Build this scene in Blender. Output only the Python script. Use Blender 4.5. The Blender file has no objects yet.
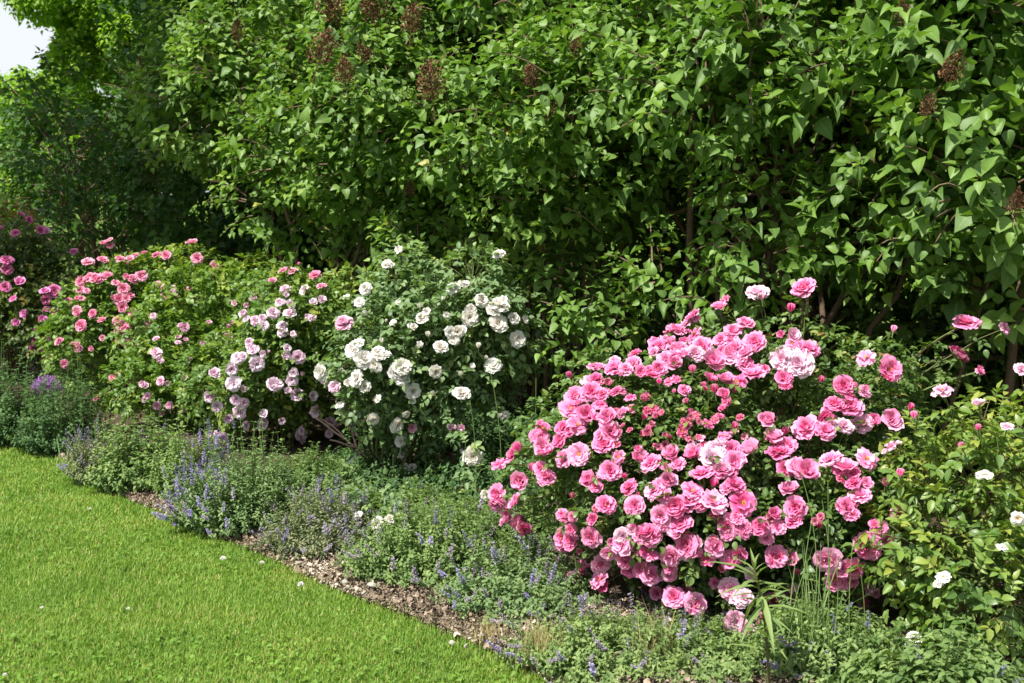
import bpy, math
import numpy as np
from mathutils import Vector

# ------------------------------------------------------------------ camera, sky, sun, exposure
SC = bpy.context.scene
COL = SC.collection
FPX, W, H = 1250.0, 1024, 683
CAM_H = 1.40
PITCH = math.atan((341.5 - 190.0) / FPX)
cam_d = bpy.data.cameras.new("camera"); cam = bpy.data.objects.new("camera", cam_d); COL.objects.link(cam)
cam_d.sensor_width = 36.0; cam_d.lens = 36.0 * FPX / W
cam_d.clip_start = 0.05; cam_d.clip_end = 2000.0
cam_d.dof.use_dof = True; cam_d.dof.focus_distance = 4.6; cam_d.dof.aperture_fstop = 7.0
cam.location = (0, 0, CAM_H); cam.rotation_euler = (math.radians(90) - PITCH, 0, 0)
SC.camera = cam

SUN_EL, SUN_AZ = 57.5, (-0.66, -0.60)          # horizontal direction towards the sun
wd = bpy.data.worlds.new("World"); SC.world = wd; wd.use_nodes = True
nt = wd.node_tree; nt.nodes.clear()
sky = nt.nodes.new("ShaderNodeTexSky"); sky.sky_type = 'NISHITA'; sky.sun_disc = False
sky.sun_elevation = math.radians(SUN_EL)
sky.sun_rotation = math.atan2(SUN_AZ[0], SUN_AZ[1])
sky.air_density = 1.0; sky.dust_density = 3.0; sky.ozone_density = 1.0
tcw = nt.nodes.new("ShaderNodeTexCoord"); nzw = nt.nodes.new("ShaderNodeTexNoise")
nzw.inputs["Scale"].default_value = 3.0; nzw.inputs["Detail"].default_value = 6.0
rpw = nt.nodes.new("ShaderNodeMapRange"); rpw.inputs[1].default_value = 0.32; rpw.inputs[2].default_value = 0.6
mxw = nt.nodes.new("ShaderNodeMix"); mxw.data_type = 'RGBA'
mxw.inputs[7].default_value = (6.1, 6.4, 6.8, 1)      # thin white cloud over the blue
bgw = nt.nodes.new("ShaderNodeBackground"); bgw.inputs[1].default_value = 0.09
ow = nt.nodes.new("ShaderNodeOutputWorld")
L = nt.links.new
L(tcw.outputs["Generated"], nzw.inputs["Vector"]); L(nzw.outputs["Fac"], rpw.inputs[0])
L(rpw.outputs[0], mxw.inputs[0]); L(sky.outputs[0], mxw.inputs[6]); L(mxw.outputs[2], bgw.inputs[0]); L(bgw.outputs[0], ow.inputs[0])

sd = bpy.data.lights.new("sun", 'SUN'); sd.energy = 4.9; sd.angle = math.radians(0.55); sd.color = (1.0, 0.955, 0.88)
sun = bpy.data.objects.new("sun", sd); COL.objects.link(sun)
_c = math.cos(math.radians(SUN_EL)); _n = math.hypot(*SUN_AZ)
SUN_DIR = Vector((SUN_AZ[0] / _n * _c, SUN_AZ[1] / _n * _c, math.sin(math.radians(SUN_EL))))
sun.rotation_euler = SUN_DIR.to_track_quat('Z', 'Y').to_euler(); sun.location = (-6, -6, 12)

SC.view_settings.view_transform = 'Standard'; SC.view_settings.look = 'None'
SC.view_settings.exposure = 0.74; SC.view_settings.gamma = 1.0; SC.view_settings.use_curve_mapping = False
SC.render.engine = 'CYCLES'
SC.cycles.max_bounces = 7; SC.cycles.diffuse_bounces = 3; SC.cycles.glossy_bounces = 2; SC.cycles.transmission_bounces = 5
SC.cycles.caustics_reflective = False; SC.cycles.caustics_refractive = False

# ------------------------------------------------------------------ small maths
rng = np.random.default_rng(11)
CP, SP = math.cos(PITCH), math.sin(PITCH)
CAMP = np.array([0, 0, CAM_H])
def ray(px, py):
    x = (px - 512.0) / FPX; y = (341.5 - py) / FPX
    d = np.array([x, CP + y * SP, -SP + y * CP]); return d / np.linalg.norm(d)
def at(px, py, depth):                     # the point seen at a pixel, a given distance in front (along +Y)
    d = ray(px, py); return CAMP + d * (depth / d[1])
def ground(px, py, z=0.0):
    d = ray(px, py); return CAMP + d * ((z - CAM_H) / d[2])
def nrm(a):
    a = np.asarray(a, float); return a / np.maximum(np.linalg.norm(a, axis=-1, keepdims=True), 1e-9)
def rdir(n):
    return nrm(rng.normal(size=(n, 3)))
UP = np.array([0, 0, 1.0])
def frames(axis, up):                      # leaf y = axis, leaf z = up made square to it
    y = nrm(axis); z = up - np.sum(up * y, -1, keepdims=True) * y; z = nrm(z); x = np.cross(y, z)
    return np.stack([x, y, z], -1)
def snoise(p, s=1.0, seed=0):              # cheap smooth noise from sines, about -1..1
    r = np.random.default_rng(seed); v = 0
    for i in range(5):
        k = r.normal(size=(3,)) * s * (1 + .6 * i); v = v + np.sin(p @ k + r.uniform(0, 6.28)) / (1 + .5 * i)
    return v / 2.0

# ------------------------------------------------------------------ mesh building
class Acc:
    """Collects many instances of small templates into one mesh."""
    def __init__(s): s.V = []; s.Q = []; s.T = []; s.U = []; s.n = 0; s.M = []
    def add(s, tpl, P, R, S, tint, mat=0):
        tv, tq, tu = tpl; P = np.asarray(P, float); k = len(P)
        if k == 0: return
        S = np.broadcast_to(np.asarray(S, float), (k,)) if np.ndim(S) < 2 else np.asarray(S)
        if S.ndim == 1: S = np.repeat(S[:, None], 3, 1)
        loc = tv[None] * S[:, None, :]
        v = np.einsum('kij,knj->kni', R, loc) + P[:, None]
        s.V.append(v.reshape(-1, 3))
        s.Q.append((tq[None] + (np.arange(k) * len(tv))[:, None, None] + s.n).reshape(-1, 4))
        s.T.append(np.repeat(np.broadcast_to(np.asarray(tint, float), (k,)), len(tv)))
        s.U.append(np.tile(tu, (k, 1))); s.M.append(np.full(k * len(tq), mat)); s.n += k * len(tv)
    def raw(s, v, q, u, t, mat=0):
        s.V.append(v); s.Q.append(q + s.n); s.U.append(u); s.T.append(t); s.M.append(np.full(len(q), mat)); s.n += len(v)
    def mesh(s, name, mats):
        me = bpy.data.meshes.new(name)
        v = np.concatenate(s.V); q = np.concatenate(s.Q); u = np.concatenate(s.U); t = np.concatenate(s.T); m = np.concatenate(s.M)
        me.vertices.add(len(v)); me.vertices.foreach_set("co", v.astype(np.float32).ravel())
        me.loops.add(q.size); me.loops.foreach_set("vertex_index", q.astype(np.int32).ravel())
        me.polygons.add(len(q)); me.polygons.foreach_set("loop_start", np.arange(0, q.size, 4, dtype=np.int32))
        for mm in mats: me.materials.append(mm)
        me.polygons.foreach_set("material_index", m.astype(np.int32))
        uv = me.uv_layers.new(name="UVMap"); uv.data.foreach_set("uv", u[q.ravel()].astype(np.float32).ravel())
        at_ = me.attributes.new("tint", 'FLOAT', 'POINT'); at_.data.foreach_set("value", t.astype(np.float32))
        me.update(calc_edges=True)
        return me
    def obj(s, name, mats, parent=None):
        if not isinstance(mats, (list, tuple)): mats = [mats]
        return link(name, s.mesh(name, mats), parent)
def link(name, me, parent=None):
    o = bpy.data.objects.new(name, me); COL.objects.link(o)
    if parent is not None: o.parent = parent; o.location = -Vector(parent.location)
    return o
def thing(name, label, cat, loc, group=None):
    o = bpy.data.objects.new(name, None); COL.objects.link(o); o.location = loc; o.empty_display_size = .1
    o["label"] = label; o["category"] = cat
    if group: o["group"] = group
    return o
def tag(o, label, cat, group=None):
    o["label"] = label; o["category"] = cat
    if group: o["group"] = group
    return o

def tubes(acc, lines, r0, r1, tint=0.5, sides=5, mat=0):
    """lines: list of (k,3) polylines; radii taper from r0 to r1."""
    for i, ln in enumerate(lines):
        ln = np.asarray(ln, float); k = len(ln)
        a = r0[i] if np.ndim(r0) else r0; b = r1[i] if np.ndim(r1) else r1
        d = nrm(np.gradient(ln, axis=0)); ref = np.array([.31, .87, .38])
        x = nrm(np.cross(d, ref)); y = np.cross(d, x)
        an = np.arange(sides) / sides * 2 * math.pi
        rr = np.linspace(a, b, k)[:, None, None]
        v = ln[:, None] + rr * (x[:, None] * np.cos(an)[None, :, None] + y[:, None] * np.sin(an)[None, :, None])
        idx = np.arange(k * sides).reshape(k, sides)
        q = np.stack([idx[:-1], np.roll(idx[:-1], -1, 1), np.roll(idx[1:], -1, 1), idx[1:]], -1).reshape(-1, 4)
        uu = np.stack([np.tile(an / 6.283, k), np.repeat(np.linspace(0, 1, k), sides)], -1)
        t = tint[i] if np.ndim(tint) else tint
        acc.raw(v.reshape(-1, 3), q, uu, np.full(k * sides, t), mat)
def curve(a, b, sag, n=6, jit=0.0):
    """bent line from a to b; sag lifts the middle."""
    t = np.linspace(0, 1, n)[:, None]
    p = a * (1 - t) + b * t + sag * (4 * t * (1 - t))
    if jit: p[1:-1] += rng.normal(size=(n - 2, 3)) * jit
    return p

# ------------------------------------------------------------------ leaf templates (length 1 along y, upper face +z)
def grid_leaf(vs, ws, fold=.3, droop=.2, wave=0.0, cols=3, twist=0.0, seed=0):
    r = np.random.default_rng(seed); us = np.linspace(-1, 1, cols); V = []; U = []
    for v, w in zip(vs, ws):
        for u in us:
            z = fold * abs(u) * w - droop * v * v
            if wave: z += wave * math.sin(v * 7 + 2.5 * u + seed) * abs(u)
            V.append((u * w + twist * v * v, v, z + twist * u * w * v)); U.append((.5 + .5 * u, v))
    n = len(vs); idx = np.arange(n * cols).reshape(n, cols)
    q = np.stack([idx[:-1, :-1], idx[:-1, 1:], idx[1:, 1:], idx[1:, :-1]], -1).reshape(-1, 4)
    return np.array(V), q, np.array(U)
LV = [-.06, .0, .14, .36, .6, .82, 1.0]
LW = [.16, .30, .41, .42, .30, .14, .012]
LILAC = [grid_leaf(LV, LW, f, d, wv, 3, tw, sd) for f, d, wv, tw, sd in
         [(.35, .22, .03, 0, 1), (.15, .42, .05, .08, 2), (.55, .12, .04, -.07, 3), (.25, -.05, .06, .12, 4), (.8, .35, .03, -.14, 5), (1.1, .5, .06, .1, 6)]]
LILAC_FAR = [grid_leaf([0, .14, .45, .78, 1], [.27, .41, .38, .16, .02], f, d, .03, 3, tw, sd) for f, d, tw, sd in
             [(.35, .22, 0, 1), (.15, .38, .06, 2), (.55, .12, -.05, 3), (.7, .3, .1, 4)]]
ROSE = [grid_leaf([0, .18, .5, .8, 1], [.10, .30, .36, .2, .02], f, d, .03, 3, tw, sd) for f, d, tw, sd in
        [(.4, .2, 0, 1), (.2, .3, .05, 2), (.6, .05, -.06, 3)]]
MINT = [grid_leaf([0, .25, .65, 1], [.22, .36, .22, .03], f, d, .05, 3, 0, sd) for f, d, sd in [(.4, .3, 1), (.2, .5, 2), (.6, .1, 3)]]
LANCE = [grid_leaf([0, .2, .5, .8, 1], [.025, .062, .066, .036, .004], .5, d, 0, 3, tw, 1) for d, tw in [(.55, 0), (.3, .1), (.7, -.1)]]
BLADE = [grid_leaf([0, .5, 1], [.5, .4, .04], 0, 0, 0, 2)]
BLADE = []
for bend in (0.05, .3, .6):
    t = grid_leaf([0, .4, .75, 1], [.5, .46, .3, .05], 0, 0, 0, 2); v = t[0].copy(); v[:, 2] = bend * v[:, 1] ** 2; v[:, 1] *= 1 - .25 * bend
    BLADE.append((v, t[1], t[2]))

def scatter(acc, tpls, P, ax, up, S, tint, mat=0):
    R = frames(ax, up); k = rng.integers(0, len(tpls), len(P)); tint = np.broadcast_to(np.asarray(tint, float), (len(P),))
    S = np.asarray(S, float)
    if S.ndim == 0: S = np.full(len(P), S)
    for i in range(len(tpls)):
        m = k == i; acc.add(tpls[i], P[m], R[m], S[m], tint[m], mat)

# ------------------------------------------------------------------ materials
def mat(name, stops, rough=.5, trans=.0, tcol=None, spec=.4, rib=0.0, uvfade=None, objrand=0.0, patch=None, bump=0.0, sheen=0.0, clump=0.0):
    """leaf / petal / bark material: 'tint' attribute picks a colour from stops."""
    m = bpy.data.materials.new(name); m.use_nodes = True; n = m.node_tree.nodes; l = m.node_tree.links; n.clear()
    out = n.new("ShaderNodeOutputMaterial"); pb = n.new("ShaderNodeBsdfPrincipled")
    pb.inputs["Roughness"].default_value = rough; pb.inputs["Specular IOR Level"].default_value = spec
    a = n.new("ShaderNodeAttribute"); a.attribute_name = "tint"; fac = a.outputs["Fac"]
    if objrand:
        oi = n.new("ShaderNodeObjectInfo"); ma = n.new("ShaderNodeMath"); ma.operation = 'MULTIPLY_ADD'; ma.inputs[1].default_value = objrand; 
        l.new(oi.outputs["Random"], ma.inputs[0]); l.new(fac, ma.inputs[2])
        mb = n.new("ShaderNodeMath"); mb.operation = 'SUBTRACT'; mb.inputs[1].default_value = objrand / 2; l.new(ma.outputs[0], mb.inputs[0]); fac = mb.outputs[0]
    tc = n.new("ShaderNodeTexCoord")
    if clump:
        nz = n.new("ShaderNodeTexNoise"); nz.inputs["Scale"].default_value = patch or 6.0; nz.inputs["Detail"].default_value = 4
        l.new(tc.outputs["Object"], nz.inputs["Vector"])
        ma = n.new("ShaderNodeMath"); ma.operation = 'SUBTRACT'; ma.inputs[1].default_value = .5; l.new(nz.outputs["Fac"], ma.inputs[0])
        mb = n.new("ShaderNodeMath"); mb.operation = 'MULTIPLY_ADD'; mb.inputs[1].default_value = clump; l.new(ma.outputs[0], mb.inputs[0]); l.new(fac, mb.inputs[2]); fac = mb.outputs[0]
    cr = n.new("ShaderNodeValToRGB"); cr.color_ramp.elements[0].position = stops[0][0]; cr.color_ramp.elements[0].color = (*stops[0][1], 1)
    cr.color_ramp.elements[1].position = stops[-1][0]; cr.color_ramp.elements[1].color = (*stops[-1][1], 1)
    for p, c in stops[1:-1]:
        e = cr.color_ramp.elements.new(p); e.color = (*c, 1)
    l.new(fac, cr.inputs[0]); colr = cr.outputs[0]
    uv = n.new("ShaderNodeUVMap"); uv.uv_map = "UVMap"; sx = n.new("ShaderNodeSeparateXYZ"); l.new(uv.outputs[0], sx.inputs[0])
    if rib:                                # paler midrib
        s1 = n.new("ShaderNodeMath"); s1.operation = 'SUBTRACT'; s1.inputs[1].default_value = .5; l.new(sx.outputs[0], s1.inputs[0])
        s2 = n.new("ShaderNodeMath"); s2.operation = 'ABSOLUTE'; l.new(s1.outputs[0], s2.inputs[0])
        mr = n.new("ShaderNodeMapRange"); mr.inputs[1].default_value = .01; mr.inputs[2].default_value = .07; mr.inputs[3].default_value = rib; mr.inputs[4].default_value = 0
        l.new(s2.outputs[0], mr.inputs[0])
        mx = n.new("ShaderNodeMix"); mx.data_type = 'RGBA'; mx.inputs[7].default_value = (.28, .42, .12, 1); l.new(mr.outputs[0], mx.inputs[0]); l.new(colr, mx.inputs[6]); colr = mx.outputs[2]
    if uvfade:                             # petal: colour at the claw, colour at the rim
        c0, c1, p0, p1 = uvfade
        mr = n.new("ShaderNodeMapRange"); mr.inputs[1].default_value = p0; mr.inputs[2].default_value = 0.0; mr.inputs[4].default_value = .8; l.new(sx.outputs[1], mr.inputs[0])
        mx = n.new("ShaderNodeMix"); mx.data_type = 'RGBA'; mx.inputs[7].default_value = (*c0, 1); l.new(mr.outputs[0], mx.inputs[0]); l.new(colr, mx.inputs[6]); colr = mx.outputs[2]
        mr = n.new("ShaderNodeMapRange"); mr.inputs[1].default_value = p1; mr.inputs[2].default_value = 1.0; mr.inputs[4].default_value = .55; l.new(sx.outputs[1], mr.inputs[0])
        mx = n.new("ShaderNodeMix"); mx.data_type = 'RGBA'; mx.inputs[7].default_value = (*c1, 1); l.new(mr.outputs[0], mx.inputs[0]); l.new(colr, mx.inputs[6]); colr = mx.outputs[2]
    l.new(colr, pb.inputs["Base Color"])
    if bump:
        nz = n.new("ShaderNodeTexNoise"); nz.inputs["Scale"].default_value = 60; nz.inputs["Detail"].default_value = 5; l.new(tc.outputs["Object"], nz.inputs["Vector"])
        bp = n.new("ShaderNodeBump"); bp.inputs["Strength"].default_value = bump; bp.inputs["Distance"].default_value = .01; l.new(nz.outputs["Fac"], bp.inputs["Height"]); l.new(bp.outputs[0], pb.inputs["Normal"])
    if trans:
        tr = n.new("ShaderNodeBsdfTranslucent"); ms = n.new("ShaderNodeMixShader"); ms.inputs[0].default_value = trans
        if tcol:
            mu = n.new("ShaderNodeMix"); mu.data_type = 'RGBA'; mu.blend_type = 'MULTIPLY'; mu.inputs[0].default_value = 1; mu.inputs[7].default_value = (*tcol, 1)
            l.new(colr, mu.inputs[6]); l.new(mu.outputs[2], tr.inputs[0])
        else: l.new(colr, tr.inputs[0])
        l.new(pb.outputs[0], ms.inputs[1]); l.new(tr.outputs[0], ms.inputs[2]); l.new(ms.outputs[0], out.inputs[0])
    else: l.new(pb.outputs[0], out.inputs[0])
    return m
TC = (1.7, 1.9, .7)
M = {}
M['lilac'] = mat("lilac_leaf", [(0, (.058, .118, .026)), (.5, (.112, .208, .038)), (.85, (.175, .285, .055)), (.97, (.24, .34, .07)), (1, (.36, .34, .08))], .50, .26, (1.65, 1.85, .7), .36, .35)
M['lilac_shaded'] = mat("lilac_leaf_shaded", [(0, (.024, .070, .024)), (.6, (.052, .125, .026)), (1, (.09, .19, .035))], .55, .28, TC, .25, .3)  # darkened lilac leaf: shade on the far bushes is put into the colour
M['tree_bright'] = mat("tree_leaf_bright", [(0, (.12, .23, .02)), (.6, (.22, .36, .03)), (1, (.30, .42, .06))], .5, .42, TC, .4, .2)
M['rose_green'] = mat("rose_leaf", [(0, (.050, .11, .026)), (.5, (.10, .185, .038)), (.85, (.18, .27, .05)), (1, (.28, .32, .06))], .42, .28, TC, .45, .3)
M['rose_front'] = mat("rose_leaf_front", [(0, (.050, .105, .028)), (.5, (.10, .175, .042)), (.8, (.19, .265, .07)), (.9, (.27, .27, .08)), (1, (.24, .11, .06))], .42, .26, TC, .45, .3)
M['rose_yellow'] = mat("rose_leaf_yellowish", [(0, (.07, .15, .025)), (.5, (.155, .25, .035)), (.85, (.28, .34, .045)), (1, (.38, .37, .055))], .45, .3, TC, .4, .25)
M['rose_blue'] = mat("rose_leaf_greyish", [(0, (.065, .125, .05)), (.5, (.14, .225, .09)), (.9, (.22, .31, .12)), (1, (.30, .35, .11))], .5, .25, TC, .4, .3)
M['rose_red'] = mat("rose_leaf_reddish", [(0, (.035, .075, .02)), (.5, (.09, .14, .025)), (.8, (.22, .19, .04)), (1, (.26, .12, .05))], .42, .28, TC, .45, .2)
M['mint'] = mat("catmint_leaf", [(0, (.075, .135, .05)), (.5, (.15, .235, .09)), (1, (.25, .34, .13))], .6, .25, TC, .3, .15)
M['mint_green'] = mat("catmint_leaf_green", [(0, (.075, .14, .042)), (.5, (.155, .24, .075)), (1, (.27, .35, .12))], .55, .28, TC, .3, .15)
M['mint_brown'] = mat("catmint_leaf_brownish", [(0, (.09, .115, .06)), (.5, (.17, .20, .10)), (1, (.28, .28, .16))], .65, .22, TC, .3, .1)
M['mint_shaded'] = mat("herb_leaf_shaded", [(0, (.04, .09, .03)), (.5, (.075, .15, .05)), (1, (.12, .22, .07))], .6, .25, TC, .3, .15)  # darkened herb leaf, its shade painted into the colour
M['bark'] = mat("brown_bark", [(0, (.075, .048, .03)), (1, (.22, .155, .105))], .85, 0, None, .2, bump=.6, clump=.8, patch=30)
M['dark_bark'] = mat("dark_cane_bark", [(0, (.030, .02, .016)), (1, (.07, .05, .04))], .85, 0, None, .2, bump=.5)
M['cane'] = mat("rose_cane", [(0, (.10, .05, .03)), (.5, (.10, .13, .04)), (1, (.16, .22, .06))], .6, 0, None, .3)
M['stem'] = mat("green_stem", [(0, (.07, .10, .035)), (1, (.17, .27, .07))], .6, 0, None, .3)
M['straw'] = mat("dry_straw", [(0, (.30, .25, .10)), (1, (.55, .48, .22))], .7, .2, None, .3)
M['panicle'] = mat("dried_lilac_flower", [(0, (.06, .026, .016)), (.7, (.18, .085, .045)), (1, (.30, .17, .09))], .8, 0, None, .2)
PINK0, PINK1 = (.92, .58, .74), (.92, .56, .76)
M['pink'] = mat("pink_petal", [(0, (.78, .08, .30)), (.22, (.87, .21, .46)), (.5, (.91, .38, .61)), (1, (.93, .66, .80))], .55, .34, (1.05, .95, 1.0), .25, 0, (PINK0, (.91, .48, .70), .3, .55), .6)
M['pinkdeep'] = mat("faded_pink_petal", [(0, (.55, .05, .16)), (.4, (.74, .14, .30)), (.8, (.82, .34, .46)), (1, (.72, .45, .40))], .6, .3, None, .2, 0, ((.7, .3, .35), (.85, .5, .6), .3, .6), .8)
M['pinkpale'] = mat("pale_pink_petal", [(0, (.84, .36, .56)), (.5, (.88, .56, .72)), (1, (.90, .74, .82))], .55, .30, None, .25, 0, ((.9, .7, .75), (.9, .75, .82), .3, .6), .6)
M['leftpink'] = mat("salmon_pink_petal", [(0, (.80, .13, .34)), (.5, (.88, .32, .50)), (1, (.91, .54, .66))], .55, .28, None, .25, 0, (PINK0, (.9, .6, .68), .3, .6), .7)
M['lilacpink'] = mat("lilac_pink_petal", [(0, (.83, .52, .69)), (.5, (.89, .71, .82)), (1, (.91, .83, .88))], .55, .28, None, .25, 0, ((.85, .6, .7), (.9, .82, .88), .3, .6), .6)
M['magenta'] = mat("magenta_petal", [(0, (.50, .02, .14)), (.35, (.74, .10, .40)), (.75, (.82, .28, .62)), (1, (.86, .58, .78))], .55, .28, None, .25, 0, ((.7, .3, .5), (.85, .5, .72), .3, .6), .8)
M['white'] = mat("white_petal", [(0, (.84, .78, .68)), (.4, (.88, .86, .81)), (1, (.90, .89, .87))], .55, .36, None, .25, 0, ((.84, .74, .58), (.88, .87, .85), .3, .6), .5)
M['stamen'] = mat("yellow_stamen", [(0, (.72, .30, .06)), (1, (.82, .56, .16))], .7, 0, None, .2)
M['sepal'] = mat("bud_sepal", [(0, (.09, .16, .05)), (1, (.17, .24, .07))], .6, .1, None, .3)
M['spike'] = mat("catmint_floret", [(0, (.21, .18, .38)), (.6, (.32, .28, .50)), (1, (.46, .42, .60))], .6, .25, None, .25, objrand=.5)
M['spike_brown'] = mat("catmint_spent_floret", [(0, (.19, .15, .19)), (.6, (.30, .25, .33)), (1, (.44, .39, .50))], .7, .15, None, .2, objrand=.5)
M['allium'] = mat("allium_floret", [(0, (.24, .09, .34)), (1, (.50, .28, .56))], .6, .2, None, .25)
M['grass'] = mat("lawn_grass", [(0, (.115, .215, .03)), (.35, (.17, .315, .044)), (.6, (.235, .365, .055)), (.85, (.32, .39, .085)), (1, (.46, .42, .16))], .5, .34, (1.25, 1.25, .6), .25, clump=1.1, patch=2.2)
M['chip'] = mat("bark_chip", [(0, (.08, .058, .042)), (.4, (.22, .17, .12)), (.8, (.40, .325, .24)), (1, (.60, .53, .44))], .9, 0, None, .15)
M['stone'] = mat("pale_stone", [(0, (.45, .41, .36)), (1, (.62, .59, .54))], .85, 0, None, .2, bump=.5)

def ground_mat(name, c1, c2, c3, s1, s2, bump):
    m = bpy.data.materials.new(name); m.use_nodes = True; n = m.node_tree.nodes; l = m.node_tree.links
    pb = n["Principled BSDF"]; pb.inputs["Roughness"].default_value = .95; pb.inputs["Specular IOR Level"].default_value = .15
    tc = n.new("ShaderNodeTexCoord"); a = n.new("ShaderNodeTexNoise"); a.inputs["Scale"].default_value = s1; a.inputs["Detail"].default_value = 6
    b = n.new("ShaderNodeTexNoise"); b.inputs["Scale"].default_value = s2; b.inputs["Detail"].default_value = 8; b.inputs["Roughness"].default_value = .7
    l.new(tc.outputs["Object"], a.inputs["Vector"]); l.new(tc.outputs["Object"], b.inputs["Vector"])
    r = n.new("ShaderNodeValToRGB"); r.color_ramp.elements[0].position = .3; r.color_ramp.elements[1].position = .72
    r.color_ramp.elements[0].color = (*c1, 1); r.color_ramp.elements[1].color = (*c3, 1); e = r.color_ramp.elements.new(.5); e.color = (*c2, 1)
    mx = n.new("ShaderNodeMix"); mx.inputs[0].default_value = .6; l.new(a.outputs["Fac"], mx.inputs[2]); l.new(b.outputs["Fac"], mx.inputs[3]); l.new(mx.outputs[0], r.inputs[0])
    l.new(r.outputs[0], pb.inputs["Base Color"])
    bp = n.new("ShaderNodeBump"); bp.inputs["Strength"].default_value = bump; bp.inputs["Distance"].default_value = .02; l.new(b.outputs["Fac"], bp.inputs["Height"]); l.new(bp.outputs[0], pb.inputs["Normal"])
    return m
M['lawn'] = ground_mat("lawn_turf", (.05, .11, .012), (.09, .17, .018), (.14, .19, .035), 1.5, 60, .8)
M['soil'] = ground_mat("mulched_soil", (.05, .034, .024), (.10, .07, .05), (.18, .13, .095), 5, 70, .9)

# ------------------------------------------------------------------ ground: lawn to the horizon, planting bed with a curved edge
EDGE_PX = [(-260, 470), (-90, 441), (0, 443), (62, 457), (108, 492), (150, 510), (190, 528), (260, 556), (300, 575), (345, 596), (390, 612), (440, 632), (495, 656), (545, 682), (590, 708), (690, 790)]
EDGE = np.array([ground(*p)[:2] for p in EDGE_PX])
EDGE = np.vstack([[EDGE[0] + (-6, 3.5)], EDGE, [EDGE[-1] + (2.5, -2.4)]])
def smooth(e, k=3):
    for _ in range(k):
        a = e[:-1] * .75 + e[1:] * .25; b = e[:-1] * .25 + e[1:] * .75
        e = np.vstack([e[:1], np.stack([a, b], 1).reshape(-1, 2), e[-1:]])
    return e
EDGE = smooth(EDGE)
def edge_dist(p):
    """signed distance to the lawn edge: positive on the bed's side."""
    best = np.full(len(p), 1e9); sg = np.ones(len(p))
    for a, b in zip(EDGE[:-1], EDGE[1:]):
        ab = b - a; L2 = ab @ ab
        if L2 < 1e-12: continue
        t = np.clip(((p - a) @ ab) / L2, 0, 1); q = a + t[:, None] * ab; d = np.hypot(*(p - q).T)
        cr = ab[0] * (p[:, 1] - a[1]) - ab[1] * (p[:, 0] - a[0]); m = d < best - 1e-9
        best[m] = d[m]; sg[m] = np.sign(cr[m])
    return best * sg
lv = np.array([(-400, -400, 0), (400, -400, 0), (400, 400, 0), (-400, 400, 0)], float)
g = Acc(); g.raw(lv, np.array([[0, 1, 2, 3]]), lv[:, :2] * .01, np.full(4, .5)); o = g.obj("lawn", M['lawn']); o["kind"] = "structure"
# bed: strips running back from the edge, gently uneven
g = Acc(); offs = np.concatenate([[0, .02, .05, .09], np.arange(.14, 1.6, .05), np.arange(1.6, 9, .35)])
tan = nrm(np.gradient(EDGE, axis=0)); nor = np.stack([-tan[:, 1], tan[:, 0]], -1)
back = nrm(np.array([.72, .69])[None])[0]
dirs = nrm(nor * .35 + back[None] * .65)
pts = EDGE[:, None] + dirs[:, None] * offs[None, :, None]
zz = .012 + .03 * np.clip(offs / .15, 0, 1)[None, :] + 0 * pts[..., 0]
p3 = np.concatenate([pts, zz[..., None]], -1); fl = p3.reshape(-1, 3)
fl[:, 2] += (.012 * snoise(fl * 1.0, 9, 3) + .006 * snoise(fl, 30, 4)) * np.clip((zz.ravel() - .012) / .03, 0, 1)
idx = np.arange(len(fl)).reshape(p3.shape[:2])
q = np.stack([idx[:-1, :-1], idx[:-1, 1:], idx[1:, 1:], idx[1:, :-1]], -1).reshape(-1, 4)[:, ::-1]
g.raw(fl, q, fl[:, :2], np.full(len(fl), .5)); o = g.obj("flower_bed_soil", M['soil']); o["kind"] = "structure"

# grass: counted by nobody
def grass_field():
    acc = Acc(); N = 560000
    y = 2.75 + (8.2 - 2.75) * rng.random(N) ** 1.35; x = rng.uniform(-1, 1, N) * (.48 * y) - .05
    p = np.stack([x, y], -1); d = edge_dist(p); keep = d < .015 + .02 * rng.random(N) + .10 * np.clip(snoise(np.c_[p, p[:, :1] * 0], 5, 31), 0, 1) * rng.random(N) ** 2 + (rng.random(N) < .006) * .35; p = p[keep]; d = d[keep]; y = y[keep]
    k = len(p); edge = np.clip(1 + d / .10, 0, 1)           # longer unmown fringe by the bed
    h = rng.uniform(.012, .027, k) * (1 + .25 * snoise(np.c_[p, p[:, :1] * 0], 3, 8)) * (1 + .9 * edge * rng.random(k))
    far = np.clip(y / 4.2, 1, 2.0); w = rng.uniform(.0018, .0034, k) * far
    az = rng.uniform(0, 6.283, k); lean = rng.uniform(.05, .75, k)
    ax = np.stack([np.cos(az) * lean, np.sin(az) * lean, np.ones(k)], -1); up = np.stack([np.cos(az), np.sin(az), -lean], -1) + .3 * rdir(k)
    t = np.clip(.45 + .20 * rng.normal(size=k), 0, .85); dry = rng.random(k) < .06; t[dry] = 1.1
    P = np.c_[p, np.zeros(k)]; S = np.stack([w, h, h], -1)
    scatter(acc, BLADE, P, ax, up, S, t)
    # clover and broadleaf weeds in the turf
    K = 5000; i = rng.integers(0, k, K); Pw = np.c_[p[i] + rng.normal(size=(K, 2)) * .01, rng.uniform(.008, .03, K)]
    m = snoise(np.c_[Pw[:, :2], Pw[:, :1] * 0], 4, 21) > .25; Pw = Pw[m]
    scatter(acc, MINT, Pw, rdir(len(Pw)) * [1, 1, .25], UP + .5 * rdir(len(Pw)), rng.uniform(.012, .022, len(Pw)), rng.uniform(.05, .4, len(Pw)))
    return acc
o = grass_field().obj("grass", M['grass']); o["kind"] = "stuff"
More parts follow.
